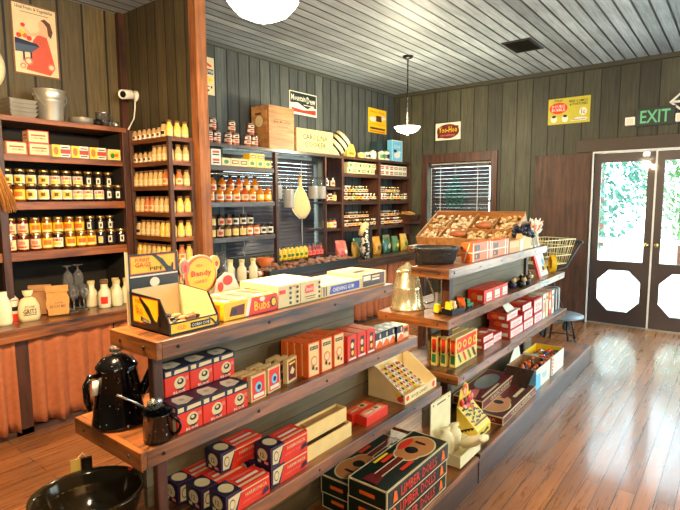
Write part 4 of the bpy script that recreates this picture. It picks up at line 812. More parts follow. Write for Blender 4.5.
for i, (x, y, m) in enumerate(((3.36, 3.66, ORANGE), (3.46, 3.74, CREAM), (3.30, 3.76, MAROON))):
    t = thing('wrapped_loaf', ('orange wrapped loaf lying in front of the rock tray', 'cream wrapped loaf beside the rock tray', 'dark red and white wrapped loaf by the milk bottles')[i], 'packet', (x, y, .80), .2 * i); g = G(); g.M = Matrix.Translation((0, 0, .03)) @ Matrix.Rotation(PI / 2, 4, 'Y'); g.lathe([(1e-5, -.09), (.02, -.085), (.033, -.06), (.035, 0), (.033, .06), (.02, .085), (1e-5, .09)], m, 14, sx=.85); obj('loaf_body', g, t)
    g = G(); g.M = Matrix.Translation((0, 0, .03)) @ Matrix.Rotation(PI / 2, 4, 'Y'); g.lathe([(.0352, -.02), (.0358, 0), (.0352, .02)], WHITE, 14, sx=.85); obj('wrapper_band', g, t)
# corner shelf with a bread basket
t = thing('corner_wall_shelf', 'short dark shelf on the door wall next to the pantry shelves', 'shelf', (XR, 3.95, 1.215)); obj('shelf_board', G().box(-.27, -.005, -.16, .29, -.035, 0, DKZ), t); g = G(); g.box(-.20, -.005, .02, .05, -.20, -.035, DKZ); obj('bracket', g, t)
t = thing('bread_basket', 'small dark basket of golden twists on the corner wall shelf', 'basket', (6.69, 3.93, 1.216)); g = G(); g.grid([[(sx * w, sy * (w + .03), z) for sx, sy in ((-1, -1), (1, -1), (1, 1), (-1, 1))] for w, z in ((.07, 0), (.10, .10), (.095, .10), (.065, .008))], DKZ, True, False, True); obj('basket_body', g, t)
g = G(); rnd = random.Random(4)
for i in range(22): a = rnd.uniform(0, 6.28); p = Vector((rnd.uniform(-.06, .06), rnd.uniform(-.09, .09), .09 + rnd.uniform(0, .05))); d = Vector((cos(a), sin(a), rnd.uniform(-.2, .3))) * .04; g.tube([p - d, p, p + d], [.006, .011, .006], mat('golden_twist', (214, 156, 80), .6, 0, .3, 30), 6)
obj('golden_twists', g, t)['kind'] = 'stuff'

# ------------------------------------------------------------------ front gondola, top shelf (z 1.17)
Z = 1.171
t = thing('novelty_display_box', 'black and yellow counter display box with a header, nearest the shelf end', 'display box', (.795, 1.235, Z))
W, D = .172, .20; g = G(); e = .004
g.box(0, W, 0, D, 0, e, BLACK)
def wall(pts, d, mo): g.prism(pts, d, mo)
wall([(0, 0, 0), (0, D, 0), (0, D, .105), (0, .045, .10), (0, 0, .035)], (e, 0, 0), BLACK); wall([(W - e, 0, 0), (W - e, D, 0), (W - e, D, .11), (W - e, .045, .10), (W - e, 0, .035)], (e, 0, 0), BLACK)
g.box(e, W - e, 0, e, e, .035, BLACK); g.box(e, W - e, D - e, D, e, .11, BLACK)
for a in ((e + .0005, W - e - .0005, D - e - .002, D - e - .0005, .005, .112),): g.box(*a, CREAM)
g.prism([(W - e - .001, .006, .005), (W - e - .001, D - .006, .005), (W - e - .001, D - .006, .108), (W - e - .001, .048, .098), (W - e - .001, .006, .034)], (-.001, 0, 0), CREAM); g.box(e, W - e - .001, e, D - e - .002, e, e + .001, CREAM)
obj('tray', g, t)
def gun(f, m=BLACK):
    f.poly([(-.05, .03), (-.045, .036), (.0, .008), (.02, -.018), (.028, -.026), (.04, -.03), (.045, -.012), (.052, -.012), (.05, -.045), (.02, -.05), (.0, -.02)], m)
g = G(); F = g.side(0, D, 0); F.rect(.016, .018, .135, .078, ORANGE).rect(.019, .021, .129, .072, YELLOW)
F.text('FUNNY', .03, .075, .04, .014, RED).text('OLD', .028, .058, .02, .014, RED).text('GAGS', .034, .045, .036, .016, RED); gun(F.at(.105, .062)); F.poly([(.062, .04), (.075, .036), (.11, .032), (.125, .02), (.12, .010), (.10, .018), (.075, .022), (.06, .026)], BLACK); F.text('CORN COB', .068, .024, .045, .01, WHITE)
F = g.front(0, 0, 0); F.rect(.006, .005, W - .012, .026, YELLOW).text('OLD', .025, .012, .03, .012, RED).rect(.07, .010, .07, .016, BLACK).text('CORN COB', .074, .013, .062, .009, WHITE); gun(F.at(.150, .02, 0, .3)); obj('printed_panels', g, t)
g = G(); g.box(0, .172, D + .001, D + .006, .0, .215, BLACK); g.box(-.008, 0, D + .001, D + .006, 0, .225, CREAM)
F = g.front(0, D + .001, .103); F.rect(.006, .052, .156, .055, ORANGE).rect(.009, .055, .150, .049, YELLOW).rect(.004, .042, .165, .005, WHITE).ell(.085, .022, .017, .015, WHITE); F.text('FUNNY', .022, .088, .05, .012, RED).text('GAGS', .02, .072, .055, .014, RED); gun(F.at(.115, .087, 0, .75)); F.text('PIPE', .07, .058, .045, .012, BLACK); obj('header_card', g, t)
t = thing('brown_nut_packets', 'dark wrapped pieces inside the black and yellow display box', 'candy', (.88, 1.33, Z + .006)); g = G(); rnd = random.Random(8)
for i in range(26): g.blob((rnd.uniform(-.07, .07), rnd.uniform(-.06, .07), .012 + rnd.uniform(0, .012)), .014, rnd.choice((BROWN, IRON, KRAFT)), 6, 1.4, .8, .6)
obj('wrapped_pieces', g, t)['kind'] = 'stuff'
t = thing('candy_display', 'yellow oval candy display with two bear ear shapes behind the black display', 'display box', (1.052, 1.441, Z), 0); t.scale = (.86, 1, .93)
g = G(); g.box(-.09, .09, -.004, .013, 0, .05, WHITE); F = g.front(-.09, 0, 0); F.rect(.005, .005, .17, .04, RED); obj('tray', g, t)
g = G(); a = [2 * PI * i / 28 for i in range(28)]
def disc(g, cx, cz, rx, rz, th, m, y=.0): g.prism([(cx + rx * cos(q), y, cz + rz * sin(q)) for q in a], (0, th, 0), m)
disc(g, -.068, .168, .026, .032, .004, CREAM, -.006); disc(g, .072, .172, .026, .03, .004, CREAM, -.006); disc(g, 0, .135, .082, .075, .004, CREAM, -.008); g.box(-.078, .078, -.008, -.004, 0, .13, CREAM)
F = g.front(0, -.008, 0); F.ell(0, .135, .076, .069, ORANGE, 26); F.ell(.004, .136, .066, .062, YELLOW, 26); F.ell(-.068, .168, .018, .024, PINK); F.ell(-.07, .165, .008, .014, RED); F.ell(.074, .174, .018, .022, YELLOW); F.ell(.078, .17, .008, .01, RED)
F.text('NEW', -.02, .165, .03, .01, ORANGE); F.text('Bandy', -.045, .125, .095, .028, RED); F.text('CANDY', -.03, .105, .06, .012, ORANGE); obj('header_card', g, t)
t = thing('candy_bar_box', 'open yellow and red candy box with striped wrappers beside the black display', 'candy box', (1.0, 1.25, Z)); g = G(); W, D = .232, .17
g.box(0, W, 0, D, 0, .004, YELLOW); g.box(0, W, 0, .004, .004, .058, YELLOW); g.box(0, W, D - .004, D, .004, .058, YELLOW); g.box(0, .004, .004, D - .004, .004, .058, YELLOW); g.box(W - .004, W, .004, D - .004, .004, .058, RED)
F = g.front(0, 0, 0); F.poly([(.10, .0), (.232, 0), (.232, .058), (.115, .058)], RED); F.poly([(.085, 0), (.10, 0), (.115, .058), (.10, .058)], WHITE); F.poly([(.02, .012), (.08, .01), (.085, .045), (.03, .04)], MAROON); F.ell(.04, .025, .012, .01, BLACK); F.text('Bubs', .125, .012, .07, .032, YELLOW); F.ell(.213, .03, .014, .018, BLACK); F.ell(.213, .03, .010, .013, YELLOW); F.ell(.16, .048, .012, .008, WHITE)
F = g.side(0, D, 0); F.rect(.01, .008, .06, .04, RED).rect(.09, .008, .06, .04, ORANGE); obj('box_body', g, t)
g = G(); g.prism([(.10, D + .002, .055), (.215, D + .002, .055), (.185, D + .003, .115), (.15, D + .003, .125), (.11, D + .003, .10)], (0, .003, 0), WHITE); F = g.front(0, D + .001, 0); F.ell(.158, .095, .022, .018, RED); F.ell(.125, .075, .013, .017, RED); obj('header_card', g, t)
for i in range(9):
    g = G(); g.M = Matrix.Translation((1.017 + i * .0245, 1.335, Z + .050)) @ Matrix.Rotation(.12, 4, 'Z'); g.box(-.010, .010, -.072, .072, -.012, .008, (WHITE, PINK, CREAM)[i % 3]); g.top(-.010, -.072, .008).rect(.004, .02, .012, .10, RED)
    solo('candy_bar', g, 'pink and white wrapped candy bar, %s from left in the yellow and red box' % ORD[i], 'candy bar', (0, 0, 0), 0, 'candy bars in the yellow and red box')
def d_chk(nx):
    def d(f, w, h):
        for x in nx:
            for k in range(4): f.rect(x, h * (.08 + k * .23), .012, h * .12, BLACK)
    return d
def d_b1(f, w, h): d_chk([.055, .09])(f, w, h); f.rect(.004, h * .62, .03, h * .18, RED); f.rect(.07, h * .86, .012, h * .05, RED)
def d_b2(f, w, h): d_chk([.098])(f, w, h); f.poly([(.025, h * .42), (.07, h * .44), (.07, h * .82), (.03, h * .8), (.022, h * .6)], RED); f.text("Brach's", .027, h * .52, .04, h * .2, WHITE); f.rect(.02, h * .24, .06, h * .04, BROWN); f.rect(.025, h * .14, .05, h * .03, BROWN)
gp = 'white confection boxes on the top shelf'
carton('confection_box', 'candy box', .112, .20, .078, CREAM, 'white candy box with two black checked stripes', (1.238, 1.25, Z), 0, gp, d_b1, None, lambda f, w, h: f.rect(.02, .03, .07, .12, WHITE))
carton('confection_box', 'candy box', .115, .20, .078, CREAM, 'white candy box with a red badge and one checked stripe', (1.354, 1.25, Z), 0, gp, d_b2, None, lambda f, w, h: f.rect(.02, .03, .07, .12, WHITE))
def d_blu(f, w, h): f.poly([(.045, h * .15), (w - .01, h * .15), (w - .01, h * .85), (.055, h * .85)], BLUE); f.text('CHEWING GUM', .065, h * .3, .14, h * .38, WHITE); f.rect(.008, h * .1, .006, h * .8, NAVY); f.rect(.022, h * .1, .006, h * .8, NAVY)
carton('gum_box', 'candy box', .255, .19, .045, CREAM, 'low white box with blue lettered front on the top shelf', (1.474, 1.25, Z), 0, None, d_blu)
def d_blk(f, w, h): f.rect(.008, h * .06, w - .02, h * .88, BROWN); f.rect(.012, h * .5, .055, h * .36, WHITE); f.rect(.075, h * .45, .06, h * .14, WHITE); f.rect(.075, h * .68, .06, h * .14, CREAM); f.rect(.02, h * .16, .12, h * .16, BLACK)
t = carton('cigar_box', 'candy box', .187, .19, .058, CREAM, 'brown and white box at the far end of the top shelf', (1.735, 1.25, Z), 0, None, d_blk, lambda f, w, h: f.rect(.01, h * .5, w * .8, h * .3, BROWN), lambda f, w, h: f.rect(.01, .02, w - .03, h * .5, TAN).rect(.03, .05, w * .5, h * .2, BLACK))

# ------------------------------------------------------------------ front gondola, second shelf (z .887)
Z = .888
t = thing('enamel_coffee_pot', 'large black speckled enamel coffee pot with white handle end', 'coffee pot', (.741, 1.432, Z)); t.scale = (1, 1, .875)
obj('pot_body', G().lathe([(1e-5, 0), (.073, 0), (.077, .004), (.076, .012), (.073, .03), (.056, .19), (.058, .196), (.053, .196), (.05, .19), (1e-5, .188)], ENAMEL, 36), t)
g = G(); g.lathe([(.057, .193), (.06, .198), (.058, .204), (.046, .222), (.026, .236), (.012, .240), (1e-5, .240)], ENAMEL, 32); obj('lid', g, t); obj('glass_knob', G().lathe([(.010, .238), (.011, .246), (.019, .252), (.019, .264), (.012, .270), (1e-5, .271)], GLASS, 10, smooth=False), t)
g = G(); g.tube([(-.054, .012, .175), (-.074, .014, .178), (-.086, .016, .150), (-.086, .016, .10), (-.080, .014, .065)], [.008, .009, .010, .009, .006], ENAMEL, 10); obj('handle', g, t)
g = G(); g.tube([(-.064, -.0, .165), (-.070, -.0, .12)], .009, FOAM, 10); obj('white_grip', g, t)['label'] = 'white grip plate'
g = G(); g.tube([(.05, -.02, .075), (.075, -.026, .12), (.093, -.03, .165), (.10, -.032, .18)], [.018, .014, .011, .011], ENAMEL, 12); obj('spout', g, t)
t = thing('enamel_mug', 'small black speckled enamel mug in front of the coffee pot', 'mug', (.748, 1.236, Z), -.9)
obj('mug_body', G().lathe([(1e-5, 0), (.036, 0), (.040, .006), (.040, .078), (.042, .08), (.038, .08), (.037, .008), (1e-5, .006)], ENAMEL, 28), t); g = G(); g.tube([(.038 + .024 * sin(a), 0, .04 + .026 * cos(a)) for a in [i * PI / 10 for i in range(11)]], .0045, ENAMEL, 8); obj('handle', g, t)
t = thing('tea_strainer', 'silver mesh strainer standing in the mug', 'strainer', (.748, 1.24, Z + .08)); g = G(); g.M = Matrix.Translation((.01, .025, .012)) @ Matrix.Rotation(-.9, 4, 'X'); g.blob((0, 0, 0), .024, spots('wire_mesh', (20, 20, 20), (220, 220, 215), 300, .5, .3, .8), 12, sz=.7); obj('mesh_bowl', g, t); g = G(); g.tube([(-.01, .02, .0), (-.06, .0, .045), (-.115, -.01, .085)], .003, SILVER, 6); obj('wire_handle', g, t)
def d_tf(f, w, h): f.rect(0, 0, w * .22, h, RED); f.ell(w * .60, h * .55, w * .24, h * .34, CREAM, 14); f.ell(w * .62, h * .62, w * .14, h * .16, BLACK, 10); f.ell(w * .60, h * .66, w * .07, h * .09, CREAM, 10); f.poly([(w * .4, h * .3), (w * .62, h * .12), (w * .85, h * .34), (w * .62, h * .26)], BLACK); f.rect(w * .8, h * .62, w * .15, h * .2, PINK); f.text('BLOX', w * .3, h * .04, w * .5, h * .14, WHITE)
def d_ts(f, w, h): f.rect(w * .1, h * .1, w * .8, h * .75, CREAM); f.ell(w * .5, h * .5, w * .25, h * .25, BLACK); f.rect(w * .3, h * .2, w * .3, h * .15, RED)
def d_lid_t(f, w, h): f.poly([(w * .18, h * .2), (w * .45, h * .1), (w * .85, h * .3), (w * .8, h * .8), (w * .35, h * .85), (w * .2, h * .6)], WHITE); f.ell(w * .5, h * .5, w * .1, h * .1, TAN); f.rect(w * .02, h * .7, w * .14, h * .2, MAROON)
def d_lid_f(f, w, h): f.rect(w * .04, h * .2, w * .22, h * .6, CREAM); f.poly([(w * .36, h * .2), (w * .92, h * .3), (w * .92, h * .8), (w * .4, h * .75)], CREAM)
for r_, (y, z, x0, wn) in enumerate(((1.215, 0, .796, 'front row'), (1.30, 0, .815, 'back row bottom layer'), (1.30, .082, .815, 'back row top layer'))):
    for i in range(3): carton('boxed_tin', 'boxed toy', .084, .080, .058, RED, 'red box with navy and cream lid, %s from the post, %s' % (ORD[i], wn), (x0 + i * .088, y, Z + z), 0, 'red and navy boxes on the second shelf', d_tf, d_ts, None, (.022, NAVY, d_lid_t, d_lid_f))
def d_bk(f, w, h): f.rect(w * .08, h * .06, w * .84, h * .86, RED); f.ell(w * .5, h * .5, w * .22, h * .2, SKYBLUE); f.ell(w * .52, h * .5, w * .12, h * .1, BLACK); f.rect(w * .15, h * .12, w * .7, h * .14, WHITE)
def d_bk2(f, w, h): f.rect(w * .12, h * .1, w * .76, h * .8, MAROON); f.poly([(w * .25, h * .4), (w * .5, h * .65), (w * .75, h * .45), (w * .6, h * .3)], CREAM); f.rect(w * .2, h * .75, w * .6, h * .08, YELLOW)
gp = 'small card games on the second shelf'
for i in range(3):
    for k in range(3):
        carton('card_game', 'card game', .070, .018, .088 - .003 * k, mat('game_card_tan', (226, 190, 130), .6), '%s card game, %s, %s' % (('red and blue', 'red and white', 'maroon and yellow')[i], ('beside the navy lidded boxes', 'in the middle group', 'beside the slim boxes')[i], ('front one', 'second one', 'rear one')[k]), (1.078 + .088 * i + .018 * (i > 1) - .012 * k, 1.222 + .012 * i + .032 * k, Z), .06 + .09 * i, gp, (d_bk, d_bk, d_bk2)[i])
def d_or(f, w, h): f.border(w, h, .004, RED); f.rect(w * .15, h * .78, w * .7, h * .10, BLACK); f.text('JACKS', w * .2, h * .79, w * .6, h * .07, CREAM); f.ell(w * .5, h * .45, w * .28, h * .15, ORANGE, 14); f.ell(w * .5, h * .45, w * .22, h * .11, CREAM, 14); f.ell(w * .4, h * .26, w * .1, h * .06, BLACK); f.ell(w * .7, h * .2, w * .08, h * .05, MAROON)
for r_ in range(4):
    for i in range(3): carton('slim_game_box', 'game box', .064, .026, .132, mat('slim_box_cream', (240, 198, 130), .5), 'slim cream box edged orange red, %s in the %s row' % (('nearest the card games', 'in the middle', 'beside the red boxes')[i], ('front', 'second', 'third', 'back')[r_]), (1.362 + i * .076 - r_ * .008, 1.225 + r_ * .030, Z), 0, 'slim orange edged boxes on the second shelf', d_or, lambda f, w, h: f.rect(0, 0, w, h, ORANGE), lambda f, w, h: f.rect(0, 0, w, h, ORANGE))
def d_rb(f, w, h): f.poly([(w * .3, h * .15), (w * .7, h * .12), (w * .75, h * .85), (w * .35, h * .85)], BLACK); f.ell(w * .5, h * .6, w * .16, h * .12, CREAM); f.ell(w * .52, h * .3, w * .14, h * .1, YELLOW); f.rect(w * .1, h * .03, w * .8, h * .07, WHITE)
for i in range(3): carton('red_toy_box', 'toy box', .062, .12, .105, RED, 'bright red toy box with black window, %s from the slim boxes' % ORD[i], (1.603 + i * .068, 1.225, Z), 0, 'bright red boxes on the second shelf', d_rb, None, lambda f, w, h: f.rect(w * .1, h * .1, w * .8, h * .8, ORANGE))
def d_nv(f, w, h): f.rect(0, 0, w, h * .5, ORANGE); f.poly([(0, h * .1), (w * .6, h * .5), (w, h * .3), (w, h * .55), (0, h * .55)], WHITE); f.ell(w * .7, h * .75, w * .12, h * .15, CREAM)
for i in range(4): carton('puzzle_box', 'puzzle box', .052, .09, .072, NAVY, 'navy, white and orange puzzle box, %s after the bright red boxes' % ORD[i], (1.812 + i * .0545, 1.23 - (.01 if i == 3 else 0), Z), 0, 'small puzzle boxes on the second shelf', d_nv, None, lambda f, w, h: f.ell(w * .5, h * .3, w * .2, h * .15, WHITE).ell(w * .4, h * .7, w * .2, h * .12, SKYBLUE))
carton('puzzle_box', 'puzzle box', .055, .09, .06, ORANGE, 'cream and orange box at the far end of the second shelf', (2.035, 1.225, Z), 0, None, lambda f, w, h: f.rect(w * .1, h * .1, w * .8, h * .35, CREAM).rect(w * .2, h * .55, w * .6, h * .3, BLACK), None, lambda f, w, h: f.rect(0, 0, w, h, CREAM).rect(w * .2, h * .3, w * .6, h * .3, ORANGE))

# ------------------------------------------------------------------ front gondola, third shelf (z .58)
Z = .581
def d_hf(f, w, h):
    f.poly([(0, 0), (w * .22, 0), (w * .36, h), (0, h)], NAVY); f.poly([(w * .04, h * .15), (w * .18, h * .1), (w * .33, h * .9), (w * .05, h * .85)], CREAM); f.ell(w * .13, h * .5, w * .06, h * .25, NAVY); f.ell(w * .13, h * .5, w * .05, h * .2, CREAM)
    f.text('HARMONICA', w * .42, h * .52, w * .5, h * .18, CREAM); f.text('LEARN TO PLAY', w * .36, h * .26, w * .44, h * .12, PINK); f.poly([(w * .8, h * .1), (w * .98, h * .2), (w * .95, h * .45), (w * .85, h * .35)], NAVY); f.rect(w * .3, h * .85, w * .66, h * .06, CREAM)
def d_hs(f, w, h): f.rect(0, 0, w, h, NAVY); f.ell(w * .5, h * .55, w * .3, h * .3, CREAM); f.rect(w * .2, h * .1, w * .2, h * .15, CREAM); f.rect(w * .6, h * .12, w * .25, h * .15, PINK); f.text('12', w * .38, h * .42, w * .24, h * .24, NAVY)
def d_ht(f, w, h): f.rect(0, 0, w * .34, h, NAVY); f.ell(w * .18, h * .5, w * .13, h * .34, CREAM); f.rect(w * .34, h * .1, w * .62, h * .14, CREAM); f.rect(w * .4, h * .4, w * .5, h * .16, WHITE); f.rect(w * .4, h * .72, w * .45, h * .1, PINK)
hb = [(.925, 1.175, 0, 'bottom front at the near end'), (.90, 1.262, 0, 'bottom middle at the near end'), (.875, 1.349, 0, 'bottom back at the near end'), (1.125, 1.185, 0, 'bottom front beside the pine boxes'), (1.125, 1.185, .0705, 'on top beside the pine boxes'), (1.0, 1.29, .0705, 'on top at the back'), (1.11, 1.27, 0, 'bottom back beside the pine boxes')]
for x, y, z, w in hb: carton('harmonica_box', 'toy box', .182, .080, .070, RED, 'red box with navy and cream end, %s' % w, (x, y, Z + z), .0, 'red and navy boxes on the third shelf', d_hf, d_hs, d_ht)
PP = mat('pale_plywood', (236, 200, 128), .55)
for i, (x, y, z, w) in enumerate(((1.325, 1.205, 0, 'lower pale wooden pencil box beside the red and navy boxes'), (1.318, 1.225, .062, 'upper pale wooden pencil box, its lid partly open'))):
    t = thing('wooden_pencil_box', w, 'box', (x, y, Z + z), 0, 'pale wooden boxes on the third shelf'); g = G(); L_, W_ = .275, .056
    g.box(0, L_, 0, W_, 0, .005, PP); g.box(0, L_, 0, .005, .005, .058, PP); g.box(0, L_, W_ - .005, W_, .005, .058, PP); g.box(0, .005, .005, W_ - .005, .005, .05, PP); g.box(L_ - .005, L_, .005, W_ - .005, .005, .058, PP); obj('box_body', g, t)
    obj('sliding_lid', bx(.0 + .05 * i, L_ - .01, .006, W_ - .006, .046, .050, WX if i == 0 else PINE), t)
solo('wooden_ruler', bx(0, .26, 0, .045, 0, .006, PP), 'flat pale wooden strip lying behind the pencil boxes', 'ruler', (1.36, 1.33, Z), .05)
for i, (y, w) in enumerate(((1.20, 'front'), (1.262, 'back'))):
    t = thing('red_card_pack', '%s stack of flat red cards beside the pencil boxes' % w, 'card pack', (1.70 - .02 * i, y, Z), 0, 'red card packs on the third shelf'); g = G()
    for k in range(5): g.box(k * .0008, .165 + k * .0008, 0, .054, k * .0085, k * .0085 + .0078, RED)
    F = g.top(.003, 0, 4 * .0085 + .0078); F.rect(.01, .008, .145, .038, ORANGE); F.rect(.09, .012, .045, .03, CREAM); F.ell(.11, .028, .014, .01, BLACK); F.rect(.02, .018, .05, .006, WHITE); obj('card_stack', g, t)
t = thing('stick_candy_display', 'tan slanted display carton full of striped candy packets', 'display box', (2.0, 1.19, Z)); W, D, e = .315, .21, .004; g = G(); LT = mat('light_tan_card', (238, 210, 150), .6)
g.box(0, W, 0, D, 0, e, LT); g.box(0, W, 0, e, e, .045, LT); g.box(0, W, D - e, D, e, .165, LT)
for x in (0, W - e): g.prism([(x, e, e), (x, D - e, e), (x, D - e, .165), (x, D * .75, .150), (x, e, .045)], (e, 0, 0), LT)
obj('carton_body', g, t)
g = G(); F = g.front(0, 0, 0); F.text('ROCK CANDY', W * .2, .014, W * .5, .016, BLACK); F.ell(W * .9, .024, .014, .016, RED); F.ell(W * .08, .026, .014, .012, RED); F = g.side(0, D, 0); F.ell(D * .88, .022, .018, .015, RED, 12); F.ell(D * .80, .04, .012, .012, YELLOW, 10); F.rect(D * .9, .034, .012, .01, GREEN); obj('printing', g, t)
rnd = random.Random(12)
for i in range(8):
    g = G(); g.M = Matrix.Translation((2.03 + .026 * i, 1.30, Z + .083)) @ Matrix.Rotation(.52, 4, 'X') @ Matrix.Rotation(rnd.uniform(-.1, .1), 4, 'Z'); g.box(-.011, .011, -.09, .085, -.006, .006, (WHITE, CREAM, YELLOW)[i % 3]); F = g.top(-.011, -.09, .006)
    for k in range(6): F.ell(.011, .02 + k * .027, .008, .009, (RED, BLACK, PINK, MAROON)[(k + i) % 4], 8)
    solo('candy_stick_pack', g, 'striped red and white candy packet, %s from left in the tan display' % ORD[i], 'candy', (0, 0, 0), 0, 'candy packets in the tan display')

# black basin standing at the near end of the third shelf
t = thing('oval_basin', 'large black glazed basin with a price tag in the lower left corner', 'basin', (.640, 1.44, .582), -.42); 
obj('basin_body', G().lathe([(1e-5, 0), (.10, 0), (.118, .02), (.138, .08), (.148, .118), (.155, .124), (.155, .130), (.147, .130), (.140, .118), (.131, .082), (.125, .07), (.112, .03), (.09, .012), (1e-5, .008)], BASIN, 48, sy=.9), t)
for k in range(4): g = G(); g.tube([((.141 - .006 * k) * cos(a), .9 * (.141 - .006 * k) * sin(a), .108 - .022 * k) for a in [PI * (.45 + i / 20) for i in range(18)]], .003, GOLD, 6); obj('rib', g, t)
g = G(); g.box(-.016, .016, .138, .15, .10, .165, BASIN); obj('lug_handle', g, t)
g = G(); g.tube([(.0, .145, .165), (-.01, .145, .182), (-.03, .147, .16)], .0015, CANVAS, 5); g.box(-.045, -.018, .145, .147, .12, .165, mat('yellow_tag', (228, 190, 90), .6)); obj('price_tag', g, t)
g = G(); g.blob((.12, .075, .13), .007, RED, 8); obj('red_sticker', g, t)

# ------------------------------------------------------------------ plinth of the front gondola: instrument boxes
Z = .166
def inst(f, w, h):
    f.border(w, h, .006, CREAM); f.rect(.006, .006, w - .012, h - .012, DKGREEN)
    f.ell(w * .74, h * .5, w * .215, h * .44, CREAM, 24); f.ell(w * .60, h * .5, w * .14, h * .33, CREAM, 20); f.ell(w * .74, h * .5, w * .20, h * .40, mat('guitar_tan', (196, 124, 64), .45), 24); f.ell(w * .60, h * .5, w * .128, h * .29, mat('guitar_tan', (0, 0, 0)), 20)
    f.ell(w * .66, h * .5, w * .06, h * .16, BLACK, 18); f.rect(w * .8, h * .36, w * .03, h * .28, BLACK); f.ell(w * .72, h * .76, w * .12, h * .1, RED, 14); f.rect(w * .04, h * .39, w * .45, h * .22, CREAM); f.rect(w * .05, h * .42, w * .44, h * .16, MAROON)
    f.poly([(w * .03, h * .3), (w * .15, h * .34), (w * .15, h * .66), (w * .03, h * .7)], MAROON); f.rect(w * .33, h * .68, w * .16, h * .10, RED); f.rect(w * .32, h * .16, w * .18, h * .10, RED); f.rect(w * .28, h * .82, w * .2, h * .07, YELLOW)
def instf(f, w, h): f.border(w, h, .005, CREAM); f.text('LIMBER', w * .2, h * .22, w * .29, h * .52, RED); f.text('DOLLS', w * .53, h * .22, w * .25, h * .52, RED); f.poly([(w * .08, h * .2), (w * .15, h * .2), (w * .135, h * .7), (w * .1, h * .8)], ORANGE); f.poly([(w * .86, h * .2), (w * .93, h * .2), (w * .91, h * .7), (w * .88, h * .8)], ORANGE)
def insts(f, w, h): f.border(w, h, .005, CREAM); f.rect(w * .3, h * .4, w * .4, h * .2, ORANGE)
for k, (x, y, w) in enumerate(((1.60, 1.035, 'bottom'), (1.585, 1.025, 'middle'), (1.572, 1.012, 'top'))): carton('guitar_box', 'toy guitar box', .53, .19, .082, DKGREEN, 'dark green toy guitar box, %s of the stack of three at the aisle' % w, (x, y, Z + k * .0835), .0, 'green guitar boxes on the plinth', instf, insts, inst)
for k, (x, y, w) in enumerate(((1.655, 1.235, 'lower'), (1.635, 1.225, 'upper'))): carton('guitar_box', 'toy guitar box', .50, .175, .082, DKGREEN, 'dark green toy guitar box, %s of the pair behind the stack of three' % w, (x, y, Z + k * .0835), .02, 'green guitar boxes on the plinth', instf, insts, lambda f, w, h: inst(f.at(w, h, PI), w, h))
carton('flat_tan_box', 'box', .26, .12, .05, TAN, 'flat tan box behind the guitar boxes near the posts', (2.14, 1.27, Z), .1, None, None, None, lambda f, w, h: f.rect(.02, .03, w * .6, h * .5, BLACK))

# ------------------------------------------------------------------ second gondola plinth (z .175)
Z = .176
t = thing('sack_display_box', 'open cream display box with tall back card at the gap between the shelves', 'display box', (2.31, 1.045, .176)); g = G(); CC = mat('pale_cream_card', (236, 220, 170), .6)
g.box(0, .255, 0, .17, 0, .004, CC); g.box(0, .255, 0, .004, .004, .062, CC); g.box(0, .004, .004, .17, .004, .062, CC); g.box(.251, .255, .004, .17, .004, .062, CC); g.box(0, .255, .166, .17, .004, .062, CC); obj('tray', g, t)
g = G(); g.box(.0, .235, .172, .177, 0, .30, CC); F = g.front(0, .172, 0); F.border(.235, .30, .004, TAN); F.rect(.07, .27, .10, .008, BLACK); F.ell(.03, .28, .006, .006, BLACK); F.ell(.21, .28, .006, .006, BLACK); obj('back_card', g, t)
for i, (x, y, z, rx, w) in enumerate(((.07, .11, .008, -.1, 'plump sack leaning on the back card'), (.15, .115, .008, .05, 'plump sack in the back of the cream box'), (.16, .045, .06, 1.0, 'printed sack lying across the front of the cream box'))):
    t = thing('muslin_sack', w, 'sack', (2.31 + x, 1.045 + y, .176 + z)); t.rotation_euler = (rx, 0, -.3); g = G(); g.lathe([(1e-5, 0), (.044, .0), (.056, .03), (.054, .08), (.044, .11), (.026, .128), (.034, .14), (.036, .148), (1e-5, .142)], CANVAS, 18, sy=.5, wob=lambda a, z: .06 * sin(5 * a + z * 40)); obj('sack_body', g, t)
    g = G(); g.tube([(.014 * cos(a), .009 * sin(a), .130) for a in [i * PI / 6 for i in range(12)]], .002, BROWN, 5, True); obj('tie', g, t)
    if i == 2: g = G(); F = g.front(-.03, -.0255, .03); F.ell(.03, .03, .022, .018, PINK); F.rect(.012, .005, .036, .008, BLACK); F.ell(.03, .05, .01, .008, BLACK); obj('printing', g, t)
t = thing('mustache_candy_display', 'yellow slanted display card with moustache shapes beside the sack box', 'display box', (2.655, 1.10, Z)); YC = mat('yellow_card', (240, 200, 70), .5); g = G()
g.prism([(0, 0, 0), (0, .13, 0), (0, .13, .17), (0, .02, .07), (0, 0, .05)], (.19, 0, 0), YC); obj('tray', g, t)
g = G(); g.prism([(.0, .125, .16), (.19, .125, .16), (.17, .12, .22), (.14, .12, .21), (.13, .12, .27), (.08, .12, .30), (.05, .12, .25), (.03, .12, .27), (.01, .12, .22)], (0, .004, 0), YC)
F = g.front(0, .119, 0); F.ell(.085, .25, .03, .035, RED, 14); F.ell(.085, .24, .02, .02, SKIN, 12); F.rect(.03, .185, .12, .012, BLACK); obj('header_card', g, t)
g = G(); n = Vector((0, -.1, .11)).normalized(); F = Face(g, (0, .02, .07), (1, 0, 0), Vector((0, .11, .10)).normalized())
